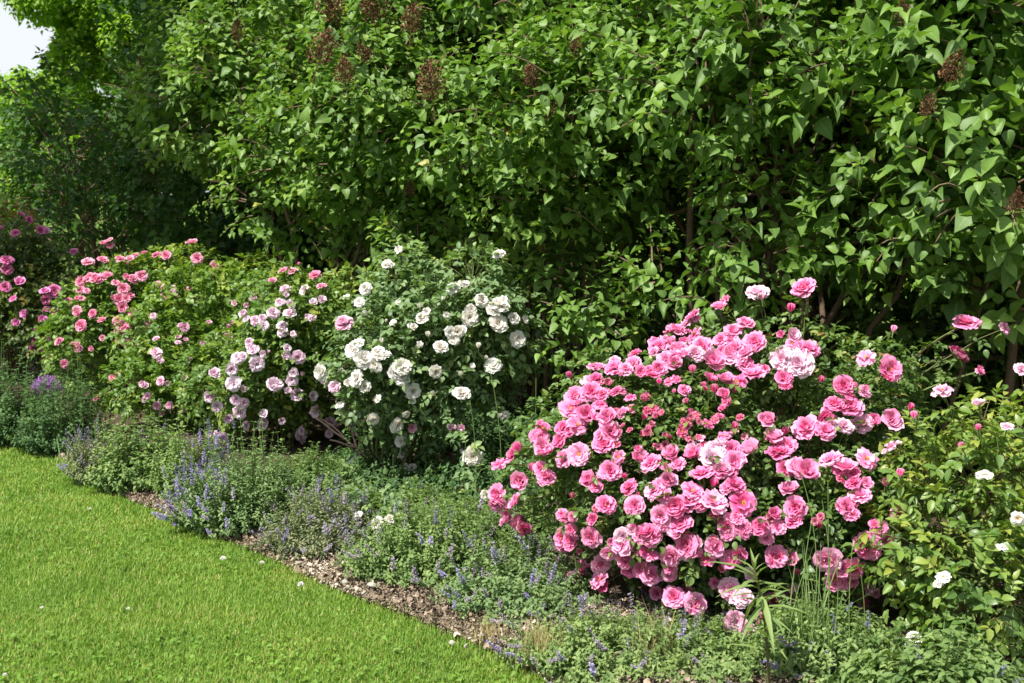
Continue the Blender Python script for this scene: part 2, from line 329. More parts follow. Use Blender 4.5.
# mulch chips
def mulch():
    acc = Acc(); N = 60000; seg = rng.integers(12, len(EDGE) - 6, N); dd = rng.random(N) ** 1.5 * .6 + .0
    P = EDGE[seg] + (EDGE[np.minimum(seg + 1, len(EDGE) - 1)] - EDGE[seg]) * rng.random((N, 1)) + dirs[seg] * dd[:, None]
    z = .015 + .035 * np.clip(dd / .15, 0, 1) + rng.uniform(-.005, .01, N)
    t = [grid_leaf([0, .4, .75, 1], w, .4, .2, .2, 3, 0, k) for k, w in enumerate(([.10, .34, .26, .08], [.2, .5, .4, .15], [.03, .07, .06, .03], [.05, .16, .2, .06]))]
    S = rng.uniform(.004, .015, N) * (1 + .8 * (rng.random(N) < .12))
    scatter(acc, t, np.c_[P, z], rdir(N) * [1, 1, .35], UP + .8 * rdir(N), S, np.clip(rng.beta(2, 2.0, N) + .2 * snoise(np.c_[P, z], 7, 77), 0, 1))
    return acc
o = mulch().obj("mulch", M['chip']); o["kind"] = "stuff"

# ------------------------------------------------------------------ lobes: what a crown is hung on
def lobe_points(lob, n, inner=.0):
    """points on the outer skin of a union of ellipsoids -> position, outward normal. lob rows: x,y,z,rx,ry,rz"""
    area = lob[:, 3] * lob[:, 5]; i = rng.choice(len(lob), n, p=area / area.sum()); d = rdir(n)
    r = 1 - np.abs(rng.normal(size=n)) * .16
    if inner: m = rng.random(n) < inner; r[m] = rng.random(m.sum()) ** .5
    p = lob[i, :3] + d * lob[i, 3:] * r[:, None]; nn = nrm(d / lob[i, 3:])
    ok = np.ones(n, bool)
    for j in range(len(lob)):
        q = (p - lob[j, :3]) / lob[j, 3:]; ok &= (np.sum(q * q, -1) > .55) | (i == j) | (rng.random(n) < .18)
    return p[ok], nn[ok]

HP0 = np.array([0, 3.55]) + 2.5 * np.array([.765, .644]); HD = np.array([-.644, .765]); HN = np.array([.765, .644])   # the hedge's line
def hedge_xy(t, off=0): return HP0 + HD * t + HN * off
def hedge_at(px, py, off):
    d = ray(px, py); q = np.r_[HP0 + HN * off, 0]; n = np.r_[HN, 0]; return CAMP + d * (((q - CAMP) @ n) / (d @ n))

def sprigs(acc, p, n, size, tpls, tint0, tint_var, pairs=4, gap=.045, updir=.5):
    """opposite leaf pairs along the last few inches of each twig."""
    k = len(p); s = nrm(n * .75 + UP * updir + .45 * rdir(k)); e1 = nrm(np.cross(s, rdir(k))); e2 = np.cross(s, e1)
    base_t = tint0 + tint_var * 1.5 * rng.normal(size=k)
    sz = size * rng.uniform(.6, 1.25, k); twigs = []
    for j in range(pairs):
        e = e1 if j % 2 == 0 else e2
        for sg in (-1, 1):
            m = rng.random(k) < .93; kk = m.sum(); lat = (e * sg)[m]
            ax = lat * 1.0 + s[m] * (.35 + .25 * j) - UP * rng.uniform(-.15, .6, (kk, 1)) + .35 * rdir(kk)
            up = UP * 1.1 + n[m] * .4 + s[m] * .3 + .55 * rdir(kk)
            pos = p[m] + s[m] * (j * gap * (size / .08)) + lat * .02
            scatter(acc, tpls, pos, ax, up, sz[m] * (1.0 - .13 * j) * rng.uniform(.8, 1.1, kk), np.where(rng.random(kk) < .004, 1.0, np.clip(base_t[m] + .05 * j + .09 * rng.normal(size=kk), 0, .96)))
    return s

def lilac(name, label, t, off, rx, h, nspr, leaf, mats, tint, low=.75, seed=1, extra=(), panicles=(), nlobe=60, depth=1.0, stems=14, group="lilac bushes forming the tall hedge", kind="lilac bush", cut=None):
    global rng; rng = np.random.default_rng(seed)
    c = hedge_xy(t, off); root = thing(name, label, kind, (c[0], c[1], .0), group)
    # lobes on an upright egg: along the hedge rx, across it depth
    a = rng.uniform(0, 6.283, nlobe); zf = rng.uniform(0, 1, nlobe) ** .85; z = low + (h - low) * zf
    prof = np.sqrt(np.clip(1 - ((z - h * .52) / (h * .56)) ** 2, .05, 1)) * rng.uniform(.55, 1.02, nlobe)
    u = np.cos(a) * rx * prof; v = -np.abs(np.sin(a)) ** .7 * np.sign(np.sin(a)) * depth * prof
    xy = c + HD * u[:, None] + HN * v[:, None]; r = rng.uniform(.17, .42, nlobe)
    lob = np.c_[xy, z, r, r, r * rng.uniform(.65, .95, nlobe)]
    nb = 56; zb = rng.uniform(.15, 2.7, nb); xb = c + HD * (rng.uniform(-1.1, 1.1, nb) * rx)[:, None] + HN * rng.uniform(.45, 1.15, nb)[:, None]; rb = rng.uniform(.28, .45, nb)
    lob = np.vstack([lob, np.c_[xb, zb, rb, rb, rb]])      # the far side, leafy to the ground
    for px, py, o2, rr in extra:
        q = hedge_at(px, py, o2); lob = np.vstack([lob, [*q, rr, rr, rr * .8]])
    if cut is not None:
        vv = (lob[:, :2] - c) @ HN; lob = lob[~((vv < .25) & (lob[:, 2] > cut[0]) & (lob[:, 2] < cut[1]) & (rng.random(len(lob)) < cut[2]))]
    p, n = lobe_points(lob, nspr, .12)
    far = c[1] > 6.5
    acc = Acc(); s = sprigs(acc, p, n, leaf, LILAC_FAR if far else LILAC, tint, .11, 4)
    acc.obj("crown", mats, root)
    # stems
    acc = Acc(); lines = []; r0 = []; r1 = []
    for i in range(stems):
        b = np.r_[c + HD * rng.normal() * .35 + HN * rng.normal() * .2, 0]; j = rng.integers(len(lob)); tip = lob[j, :3].copy(); tip[2] += .2
        mid = np.array([0, 0, .12 * tip[2]]) - np.r_[(tip[:2] - b[:2]) * .12, 0]
        ln = curve(b, tip, mid, 9, .03); lines.append(ln); rr = rng.uniform(.010, .024); r0.append(rr); r1.append(rr * .35)
        for w in range(7):
            k2 = rng.integers(3, 8); tp = lob[rng.integers(len(lob)), :3]
            if np.linalg.norm(tp - ln[k2]) < 1.3: lines.append(curve(ln[k2], tp + rng.normal(size=3) * .1, UP * .05, 6, .02)); r0.append(rr * .5); r1.append(.003)
    m = rng.choice(len(p), min(len(p), 1500), replace=False)
    for i in m:                                            # twigs out to the leaf sprigs
        j = np.argmin(np.sum((lob[:, :3] - p[i]) ** 2, -1)); lines.append(curve(lob[j, :3] * .45 + p[i] * .55, p[i] + s[i] * .12, UP * .02, 4)); r0.append(.005); r1.append(.002)
    tubes(acc, lines, r0, r1, rng.random(len(lines))); acc.obj("stems", M['bark'], root)
    # dried flower heads
    for px, py, o2, sc in panicles:
        q = hedge_at(px, py, o2); po = bpy.data.objects.new("dried_flower_head", PAN[rng.integers(len(PAN))]); COL.objects.link(po); po.parent = root
        po.location = Vector(q) - root.location; po.scale = (sc * .62,) * 3; po.rotation_euler = (rng.normal() * .25, rng.normal() * .25, rng.uniform(0, 6))
    return root
def panicle_mesh(seed):
    global rng; rng = np.random.default_rng(seed); acc = Acc(); N = 430; t = rng.random(N); a = rng.uniform(0, 6.283, N); r = .056 * np.sin((.25 + .7 * t) * math.pi) ** .8 * rng.random(N) ** .4 * (1 + .35 * np.sin(3 * a + seed))
    P = np.stack([np.cos(a) * r, np.sin(a) * r, .15 * t - .05 - .02 * np.cos(2 * a) ], -1)
    scatter(acc, MINT, P, nrm(P * [1, 1, .3] + 1e-4) + UP * .7 + .5 * rdir(N), rdir(N), rng.uniform(.008, .017, N), rng.random(N))
    lines = [curve(np.array([0, 0, p[2] - .02]), p, UP * .0, 3) for p in P[:50]]; tubes(acc, lines, .0016, .0008, .2, 4)
    tubes(acc, [np.array([[0, 0, -.16], [0, 0, 0], [0, 0, .1]])], .003, .0015, .2, 4)
    return acc.mesh("dried_flower_head", [M['panicle']])
PAN = [panicle_mesh(50 + i) for i in range(3)]

LIL = [M['lilac']]; LIL_SHADED = [M['lilac_shaded']]
lilac("lilac_bush", "nearest big heart-leaved lilac bush above the pink roses at the right edge", -.35, .33, 1.05, 3.3, 8000, .082, LIL, .42, 1.15, 101,
      extra=[(850, 225, -.55, .28), (905, 250, -.55, .25), (850, 120, -.65, .3), (960, 60, -.7, .3), (980, 180, -.7, .3), (900, 160, -.6, .3), (930, 220, -.6, .25), (1000, 280, -.5, .25), (830, 60, -.5, .3)],
      panicles=[(950, 70, -1.0, 1.0), (927, 108, -1.0, .7), (1016, 205, -1.0, .8), (905, 15, -.9, .8)])
lilac("lilac_bush", "lilac bush with bare brown stems showing behind the pink rose bush", 1.05, 0.05, 1.15, 3.5, 11000, .065, LIL, .47, 1.15, 102, stems=30, cut=(1.1, 1.75, .45),
      extra=[(640, 130, -1.0, .3), (700, 90, -1.0, .32), (620, 180, -.9, .25), (760, 60, -.9, .3), (660, 275, -.85, .17), (755, 250, -.9, .17), (730, 300, -.9, .18)],
      panicles=[(660, 95, -1.05, .7), (700, 35, -1.0, .6)])
lilac("lilac_bush", "bright green lilac bush in the middle, between white and pink rose bushes", 2.75, 0, 1.25, 3.9, 12600, .065, LIL, .52, 1.0, 103, stems=26, cut=(.95, 1.55, .35),
      extra=[(520, 110, -1.0, .35), (580, 80, -1.0, .35), (460, 140, -1.0, .3), (540, 190, -.9, .28), (500, 220, -.8, .25), (590, 330, -.9, .2), (560, 290, -.7, .22)],
      panicles=[(531, 78, -1.25, 1.0), (410, 190, -1.1, .7), (575, 45, -1.15, .7), (548, 112, -1.2, .7)])
lilac("lilac_bush", "sunlit lilac bush bearing many brown dried flower heads above the white roses", 4.6, -.15, 1.2, 3.8, 11600, .067, LIL, .52, .95, 104,
      extra=[(330, 90, -1.1, .38), (400, 110, -1.05, .38), (290, 150, -1.05, .35), (350, 170, -1.0, .32), (270, 200, -1.0, .3), (380, 60, -1.0, .35), (425, 250, -.9, .22), (310, 225, -.9, .28), (420, 210, -.7, .25)],
      panicles=[(333, 8, -1.45, 1.7), (372, 9, -1.48, 1.6), (322, 52, -1.5, 1.6), (345, 74, -1.5, 1.2), (431, 86, -1.45, 1.6), (412, 22, -1.42, 1.2), (366, 55, -1.45, .9)])
lilac("lilac_bush", "recessed lilac bush, leaves coloured darker for shade, behind the left pink rose bush", 6.75, .35, 1.0, 3.7, 6500, .080, LIL_SHADED, .45, .8, 105,
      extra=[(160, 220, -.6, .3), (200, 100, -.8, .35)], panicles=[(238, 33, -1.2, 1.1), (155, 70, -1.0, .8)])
lilac("lilac_bush", "farthest lilac bush, dark and shaded, below the open sky", 9.3, .1, 1.15, 2.0, 2800, .085, LIL_SHADED, .45, .5, 106,
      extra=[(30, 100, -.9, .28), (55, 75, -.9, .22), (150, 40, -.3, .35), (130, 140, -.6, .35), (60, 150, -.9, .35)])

# ------------------------------------------------------------------ trees beyond the hedge
def tree(name, label, x, y, h, r, n, leaf, m, tint, seed, nl=40, zlow=.25, group=None, ry=None):
    global rng; rng = np.random.default_rng(seed); root = thing(name, label, "tree", (x, y, 0), group)
    d = rdir(nl); d[:, 2] = np.abs(d[:, 2]) * 1.0 - .35 * rng.random(nl); rr = rng.uniform(.45, 1, nl)
    cz = h * (1 + zlow) / 2; rz = h * (1 - zlow) / 2
    ctr = np.array([x, y, cz]) + d * rr[:, None] * [r, ry or r, rz]; s = rng.uniform(.18, .34, nl) * r
    lob = np.c_[ctr, s, s, s * .8]; p, nn = lobe_points(lob, n, .15); acc = Acc()
    sprigs(acc, p, nn, leaf, LILAC_FAR, tint, .12, 3, .05); acc.obj("crown", [m], root)
    acc = Acc(); top = np.array([x, y, h * .85]); tr = curve(np.array([x, y, 0]), top, np.array([.1, .05, 0]), 10, .03); lines = [tr]; r0 = [.05 * h / 3]; r1 = [.012]
    for i in range(nl):
        k = rng.integers(2, 9); lines.append(curve(tr[k], lob[i, :3], UP * -.08, 6, .03)); r0.append(.022); r1.append(.004)
    tubes(acc, lines, r0, r1, rng.random(len(lines)), 6); acc.obj("trunk", [M['bark']], root); return root
tree("broadleaf_tree", "bright yellow-green tree catching the sun behind the far end of the hedge", -4.50, 15.2, 5.6, 1.2, 10000, .075, M['tree_bright'], .5, 201, 44, .12)
tree("broadleaf_tree", "low pale green tree under the open sky at the left edge behind the hedge", -5.5, 16.0, 3.2, 1.35, 9000, .075, M['tree_bright'], .45, 203, 36, .0)
tree("broadleaf_tree", "tall tree left of the view that shades the far rose and lilac bushes", -4.55, 8.6, 6.2, 1.6, 6500, .11, M['lilac_shaded'], .4, 204, 56, .60, ry=2.1)
tree("broadleaf_tree", "dark tree reaching over the hedge behind the sunlit lilac with dried flower heads", -2.6, 13.4, 6.0, 1.7, 3000, .11, M['lilac_shaded'], .3, 202, 44, .3)

# ------------------------------------------------------------------ roses: petals, buds
def petal(acc, az, r0, Lp, wid, th0, th1, cup, ruf, z0, tint, nu=4, nv=4, notch=.08):
    us = np.linspace(-1, 1, nu); vs = np.linspace(0, 1, nv); th = th0 + (th1 - th0) * np.linspace(0, 1, 13)
    rr = np.concatenate([[0], np.cumsum(np.sin((th[1:] + th[:-1]) / 2))]) / 12 * Lp; zz = np.concatenate([[0], np.cumsum(np.cos((th[1:] + th[:-1]) / 2))]) / 12 * Lp
    ph = rng.uniform(0, 6.28, 3); V = []; U = []
    for v in vs:
        w = wid * (0.22 + .78 * math.sin(min(1, v * 1.18) * math.pi * .56) ** .8) * (1 - .22 * max(0, v - .75) / .25)
        for u in us:
            ve = v * (1 - notch * (1 - u * u) * (v > .9)) * (1 - .10 * u * u * v)
            R = r0 + np.interp(ve, np.linspace(0, 1, 13), rr); Z = z0 + np.interp(ve, np.linspace(0, 1, 13), zz); t = np.interp(ve, np.linspace(0, 1, 13), th)
            k = cup * u * u * w + ruf * v * v * (math.sin(3.3 * u + ph[0]) + .6 * math.sin(6 * u + ph[1] + 3 * v))
            V.append((R - math.cos(t) * k, u * w, Z + math.sin(t) * k)); U.append((.5 + .5 * u, v))
    V = np.array(V); c, s = math.cos(az), math.sin(az); V = np.stack([V[:, 0] * c - V[:, 1] * s, V[:, 0] * s + V[:, 1] * c, V[:, 2]], -1)
    idx = np.arange(nu * nv).reshape(nv, nu); q = np.stack([idx[:-1, :-1], idx[:-1, 1:], idx[1:, 1:], idx[1:, :-1]], -1).reshape(-1, 4)
    acc.raw(V, q, np.array(U), np.full(len(V), tint), 0)
D = math.radians
RINGS = {
 'full': [(9, .50, .22, 62, 105, .2), (9, .46, .21, 50, 88, .25), (8, .40, .19, 38, 70, .3), (7, .33, .16, 24, 52, .35), (6, .25, .12, 10, 36, .4)],
 'open': [(8, .50, .24, 64, 100, .22), (8, .45, .22, 52, 84, .25), (7, .36, .18, 40, 66, .3), (5, .26, .14, 30, 55, .3)],
 'half': [(6, .46, .27, 40, 75, .35), (6, .40, .24, 26, 52, .4), (5, .34, .2, 15, 35, .45), (4, .28, .15, 6, 20, .5)],
 'globe': [(8, .50, .28, 72, 118, .4), (8, .48, .26, 55, 96, .45), (7, .44, .23, 38, 74, .5), (7, .37, .19, 24, 54, .5), (6, .28, .14, 12, 36, .5), (5, .2, .1, 5, 25, .5)],
 'spent': [(5, .46, .24, 70, 140, .3), (5, .40, .22, 60, 120, .4), (4, .30, .16, 40, 80, .5)],
 'cup': [(6, .46, .30, 35, 62, .4), (6, .42, .26, 25, 45, .45), (5, .34, .2, 14, 30, .5), (4, .26, .14, 6, 18, .5)],
}
def rose_acc(kind, seed):
    global rng; rng = np.random.default_rng(seed); acc = Acc()
    if kind == 'bud':
        for i in range(4): petal(acc, i * 1.571 + .2, .02, .95, .34, D(22), D(-22), .75, .0, -.42, .05 + .2 * rng.random())
        for i in range(5):
            az = i * 1.2566; ax = np.array([[math.cos(az) * .7, math.sin(az) * .7, 1.0]]); scatter(acc, LANCE, np.array([[math.cos(az) * .06, math.sin(az) * .06, -.44]]), ax, -ax * [1, 1, -.5], .75, .5, 2)
        acc_s = [np.array([[0, 0, -1.0], [0, 0, -.62], [0, 0, -.42]])]; tubes(acc, acc_s, .05, .10, .5, 5, 2); return acc
    for j, (n, Lp, w, a0, a1, cup) in enumerate(RINGS[kind]):
        o = rng.uniform(0, 6.28)
        for i in range(n):
            petal(acc, o + i * 6.283 / n + rng.normal() * .12, .02 + .01 * (5 - j), Lp * rng.uniform(.88, 1.08), w * rng.uniform(.9, 1.1), D(a0 + rng.normal() * 9), D(a1 + rng.normal() * 17),
                  cup, .055 if kind != 'globe' else .025, .01 * j, np.clip(.45 - .07 * j + .14 * rng.normal(), 0, 1))
    if kind in ('open', 'spent'):
        N = 40; d = rdir(N); d[:, 2] = np.abs(d[:, 2]) + .8; d = nrm(d); scatter(acc, LANCE, np.zeros((N, 3)) + [0, 0, .02], d, rdir(N), rng.uniform(.10, .15, N), rng.random(N), 1)
        scatter(acc, MINT, d * .12 + [0, 0, .03], rdir(N), UP + .3 * rdir(N), np.full(N, .03), rng.random(N), 1)
    tubes(acc, [np.array([[0, 0, -.5], [0.01, 0, -.2], [0, 0, -.06], [0, 0, .0]])], [.022], [.09], .5, 5, 2)
    return acc
ROSES = {k: [rose_acc(k, 300 + 17 * i + len(k)) for i in range(7 if k in ('full', 'globe') else 4)] for k in list(RINGS) + ['bud']}
_rose_me = {}
def rose_mesh(kind, i, key):
    if (kind, i, key) not in _rose_me: _rose_me[(kind, i, key)] = ROSES[kind][i].mesh("rose_" + kind, [M[key], M['stamen'], M['sepal']])
    return _rose_me[(kind, i, key)]

ROSE_N = [(t[0] * [.78, 1, 1], t[1], t[2]) for t in ROSE]
def compound(acc, P, A, N, size, tint, nl=5, tpls=ROSE):
    A = nrm(A); X = nrm(np.cross(A, N)); k = len(P); size = np.broadcast_to(size, (k,))
    spots = [(1.9, 0, 1.1), (1.25, 1, 1.0), (1.25, -1, 1.0), (.6, 1, .8), (.6, -1, .8), (.2, 1, .6), (.2, -1, .6)][:nl]
    for f, sd_, sc in spots:
        pos = P + A * (size * f)[:, None] + X * (sd_ * .06 * size)[:, None] - UP * (.10 * f * f * size)[:, None]
        ax = A * (1 if sd_ == 0 else .55) + X * sd_ * .9 - UP * (.12 + .25 * (sd_ == 0)) + .2 * rdir(k)
        scatter(acc, tpls, pos, ax, N + .3 * rdir(k), size * sc * rng.uniform(.85, 1.15, k), np.clip(tint + .06 * rng.normal(size=k), 0, 1))

def ell_hit(px, py, E):
    d = ray(px, py); best = None; near = None
    for e in E:
        o = (CAMP - e[:3]) / e[3:]; v = d / e[3:]; a = v @ v; b = o @ v; c = o @ o - 1; disc = b * b - a * c; tm = -b / a
        if disc > 0:
            t = (-b - math.sqrt(disc)) / a
            if best is None or t < best[0]: p = CAMP + d * t; best = (t, p, nrm((p - e[:3]) / e[3:] ** 2), e)
        if near is None or c - b * b / a < near[0]: p = CAMP + d * tm; near = (c - b * b / a, p, nrm((p - e[:3]) / e[3:] ** 2), e)
    if best: return best[1], best[2], best[3], True
    return near[1], near[2], near[3], False

def rose_bush(name, label, base, E, flowers, leafmat, leaf, nleaf, tint, seed, nl=5, canes=26, lob_r=(.10, .2), nlob=60, group="rose bushes along the border", low=.0, dens_fn=None, tipred=.0, rach=False, scale=1.14, extra=0.0, arms=(), near={}):
    """flowers: list of (material key, part name, [(px,py,dia_px[,kind])])"""
    global rng; rng = np.random.default_rng(seed); E = np.array(E, float); root = thing(name, label, "rose bush", (base[0], base[1], 0.03), group)
    allf = []
    for key, kinds, lst in flowers:
        for f in lst: allf.append((f[2], f[0], f[1], f[3] if len(f) > 3 else str(rng.choice(kinds)), key))
    for f in list(allf):                                  # blooms stand in clusters
        if f[3] not in ('bud', 'spent') and f[0] >= 8 and rng.random() < extra:
            kd = str(rng.choice(['full', 'half', 'cup', 'bud', 'spent', 'full']))
            allf.append((f[0] * (.42 if kd == 'bud' else rng.uniform(.6, .9)), f[1] + rng.normal() * f[0] * .42, f[2] + rng.normal() * f[0] * .4, kd, f[4]))
    allf.sort(key=lambda a: -a[0]); FP = []; FN = []; FE = []; hits = []
    for d_, px, py, kd, key in allf:
        p, n, e, hit = ell_hit(px, py, E)
        if (px, py) in near: p = at(px, py, near[(px, py)]); n = nrm(n + UP)
        FP.append(p + n * .02); FN.append(n); FE.append(e); hits.append(hit)
    FP = np.array(FP); FN = np.array(FN)
    # lobes over the body, so the outline is uneven
    area = E[:, 3] * E[:, 5]; i = rng.choice(len(E), nlob, p=area / area.sum()); d = rdir(nlob); rr = rng.uniform(*lob_r, nlob)
    lob = np.c_[E[i, :3] + d * (E[i, 3:] * rng.uniform(.45, .95, (nlob, 1)) - rr[:, None] * .5), rr, rr, rr * .85]
    lob[:, 2] = np.maximum(lob[:, 2], low + .08)
    p, n = lobe_points(lob, nleaf, .15); ok = p[:, 2] > low; p, n = p[ok], n[ok]
    out = np.zeros(len(p)) 
    A = nrm(n * .7 + UP * .25 + .75 * rdir(len(p))); Nn = UP * .75 + n * .7 + .45 * rdir(len(p))
    hgt = (p[:, 2] - low) / (E[:, 2] + E[:, 5]).max()
    tt = tint + .17 * rng.normal(size=len(p)) + .18 * (hgt - .5) + tipred * (hgt > .82) * rng.random(len(p)) + .12 * snoise(p, 5, seed)
    # sprigs under the flowers
    K = 7; j = np.repeat(np.arange(len(FP)), K); t = rng.uniform(.03, .16, len(j))
    ctr = np.array([e[:3] for e in FE])[j]; dirc = nrm(ctr - FP[j]); q = FP[j] + dirc * t[:, None] + .02 * rng.normal(size=(len(j), 3)); t2 = rng.random(len(j))
    far = ~np.array(hits)[j]; q[far] += dirc[far] * (t2[far] * .12)[:, None]
    P2 = np.vstack([p, q]); A2 = np.vstack([A, nrm(-dirc * .3 + rdir(len(j)))]); N2 = np.vstack([Nn, UP + .5 * rdir(len(j))]); T2 = np.r_[tt, tint + .15 * rng.normal(size=len(j))]
    acc = Acc(); compound(acc, P2, A2, N2, leaf * rng.uniform(.7, 1.2, len(P2)), np.clip(T2, 0, 1), nl, ROSE_N if rach else ROSE); acc.obj("foliage", [M[leafmat]], root)
    acc = Acc(); lines = []; r0 = []; r1 = []
    b0 = np.array([base[0], base[1], .02])
    for k in range(canes):
        tip = lob[rng.integers(nlob), :3]; b = b0 + np.r_[rng.normal(size=2) * .06, 0]
        lines.append(curve(b, tip, UP * .10 * abs(tip[2]) + .03 * rng.normal(size=3), 8, .008)); r0.append(rng.uniform(.006, .011)); r1.append(.002)
    for k in range(len(FP)):
        e = FE[k]
        if (allf[k][1], allf[k][2]) in near: lines.append(curve(np.array([*(e[:2] * .5 + FP[k][:2] * .5), .06]), FP[k] - FN[k] * .01, UP * .05, 7, .004)); r0.append(.004); r1.append(.0016); continue
        tgt = FP[k] + nrm(e[:3] - FP[k]) * min(.30, np.linalg.norm(e[:3] - FP[k])) - UP * .05
        lines.append(curve(tgt, FP[k] - FN[k] * .01, UP * .01, 5, .003)); r0.append(.0032); r1.append(.0016)
    for k in rng.choice(len(p), min(len(p), 500), replace=False):
        jn = np.argmin(np.sum((lob[:, :3] - p[k]) ** 2, -1)); lines.append(curve(lob[jn, :3], p[k], UP * .01, 4)); r0.append(.002); r1.append(.001)
    if rach:
        for k in range(0, len(P2)): lines.append(curve(P2[k] - A2[k] * leaf * .3, P2[k] + A2[k] * leaf * 1.7 - UP * leaf * .3, UP * .003, 3)); r0.append(.0012); r1.append(.0008)
    tubes(acc, lines, r0, r1, rng.random(len(lines)), 5); acc.obj("stems", [M['cane']], root)
    for px, py, dp in arms:                               # old bare canes leaning out at the foot, each its own part
        ca = Acc(); b = b0 + np.r_[rng.normal(size=2) * .05, 0]; tp = at(px, py, dp)
        main = curve(b, tp, UP * .04 + .02 * rng.normal(size=3), 8, .008); tubes(ca, [main, curve(main[4], main[4] + (tp - b) * .35 + .08 * rdir(1)[0], UP * .02, 5)], [.008, .0045], [.004, .002], .3, 6); ca.obj("old_cane", [M['dark_bark']], root)
    rest = Acc(); restm = {}
    for k, (dia, px, py, kd, key) in enumerate(allf):
        depth = FP[k][1]; dm = dia * scale * depth / FPX; view = nrm(CAMP - FP[k])
        ax = nrm(FN[k] * .60 + UP * .46 + view * (.32 if kd != 'spent' else .1) + .55 * rdir(1)[0])
        if kd == 'bud': ax = nrm(FN[k] * .3 + UP * 1.0 + .4 * rdir(1)[0])
        q = Vector(ax).to_track_quat('Z', 'Y'); spin = rng.uniform(0, 6.283); vi = int(rng.integers(len(ROSES[kd])))
        if k < 100:
            f = bpy.data.objects.new("bud" if kd == 'bud' else "flower", rose_mesh(kd, vi, key)); COL.objects.link(f); f.parent = root
            from mathutils import Quaternion
            f.rotation_mode = 'QUATERNION'; f.rotation_quaternion = q @ Quaternion((0, 0, 1), spin); f.scale = (dm, dm, dm * rng.uniform(.85, 1.1)); f.location = Vector(FP[k]) - root.location
        else:
            Rm = np.array(q.to_matrix()); c, s = math.cos(spin), math.sin(spin); Rm = Rm @ np.array([[c, -s, 0], [s, c, 0], [0, 0, 1]])
            a = ROSES[kd][vi]; V = np.concatenate(a.V) @ Rm.T * dm + FP[k]; mi = restm.setdefault(key, len(restm))
            rest.raw(V, np.concatenate(a.Q), np.concatenate(a.U), np.clip(np.concatenate(a.T) + .25 * rng.normal(), 0, 1), 0); rest.M[-1] = np.concatenate(a.M).copy(); m0 = rest.M[-1] == 0; rest.M[-1] = np.where(m0, mi, np.concatenate(a.M) + 9)
    if rest.n:
        nk = len(restm); rest.M = [np.where(m >= 9, m - 10 + nk, m) for m in rest.M]
        o = rest.obj("small_flowers", [M[k] for k in restm] + [M['stamen'], M['sepal']], root); o["kind"] = "stuff"
    return root

# ------------------------------------------------------------------ the big pink rose bush in front
F_PINK = [(599,374,22),(616,374,20),(634,369,18),(636,360,14),(592,386,20),(594,397,24),(578,401,22),(574,413,24),(588,419,26),(580,428,24),(567,431,20),(610,422,26),(625,417,16),
 (547,431,14),(659,353,20),(674,339,20),(667,347,18),(678,357,24),(667,367,24),(659,374,18),(674,370,20),(653,381,16),(641,378,18),(631,402,14),(618,396,14),(627,375,16),
 (543,439,20),(505,464,20),(549,456,25),(550,477,21),(526,479,25),(504,498,23),(522,500,23),(512,518,20),(529,521,22),(513,507,18),(582,455,24,'open'),(606,446,24),(612,434,24),(613,475,23),
 (594,484,23),(609,506,23,'open'),(637,506,22),(638,459,16),(653,468,24),(673,459,22),(669,484,22),(657,493,24),(568,514,14),(578,516,12),(566,534,22),(576,538,20),(596,534,24),
 (663,515,24),(677,508,26),(682,524,26),(653,534,24),(627,544,24),(672,552,22),(649,548,22),(604,558,22),(585,563,20),(612,549,16),(564,442,20),
 (583,570,25),(603,575,22),(632,564,20),(628,555,22),(625,540,24),(652,550,22),(648,532,22),(652,569,25),(687,542,28),(679,530,26),(713,544,24),(732,557,26),(727,532,16),(742,530,18),
 (676,597,25),(695,603,25),(715,577,14),(670,569,16),(664,522,18),
 (804,295,27),(722,314,20),(697,321,18),(690,329,14),(699,338,17),(676,337,20),(682,357,24),(672,364,22),(747,329,20),(735,337,20),(724,344,16),(756,347,25),(737,353,24),(748,358,24),
 (711,368,28),(731,364,22),(745,367,22),(752,381,26),(735,387,22),(723,386,20),(723,399,16),(808,354,24),(784,380,18),(792,347,14),(863,361,22),(841,387,22),(848,409,26),(833,406,22),
 (823,419,22),(807,434,28),(862,425,20),(766,424,20),(770,441,24),(777,459,28),(783,448,22),(750,457,28),(734,467,28),(694,461,22),(702,478,25),(692,494,24),(712,504,30,'open'),
 (741,504,30),(733,488,22),(723,475,22),(782,473,20),(807,476,30),(831,465,25),(843,474,29),(791,493,26,'half'),(797,508,25),(844,508,22),(858,498,24),(852,486,18),(725,526,18),
 (741,526,18),(758,526,20),(774,527,18),(679,506,24),(674,461,20),(773,553,26,'open'),(796,556,18,'cup'),(828,555,29),(851,563,25),(865,544,29),(834,575,23),(862,594,27),(843,511,14),
 (772,596,24),(788,594,20),(761,620,18),(893,566,21),(896,516,24),(875,528,20),(961,328,27),(885,372,28,'open'),(950,362,26),(889,426,26),(684,395,14),(700,352,16),(766,372,10),(708,385,18)]
F_PINKB = [(522,448,14,'bud'),(791,313,12,'bud'),(820,381,9,'bud'),(852,387,9,'bud'),(863,390,9,'bud'),(733,428,10,'bud'),(722,413,12,'cup'),(537,467,12,'bud'),(764,375,10,'spent'),(723,438,14,'spent'),(707,427,14,'spent'),(890,333,9,'bud'),(972,373,14,'cup'),(907,409,10,'bud'),(669,386,12,'spent'),(638,450,10,'bud'),(627,479,9,'bud'),(676,384,12,'spent'),(692,374,11,'bud'),(999,331,16,'spent'),(645,420,9,'bud'),(655,412,10,'spent'),(690,415,9,'bud'),(700,440,10,'spent'),(635,525,9,'bud')]
_r = np.random.default_rng(9)
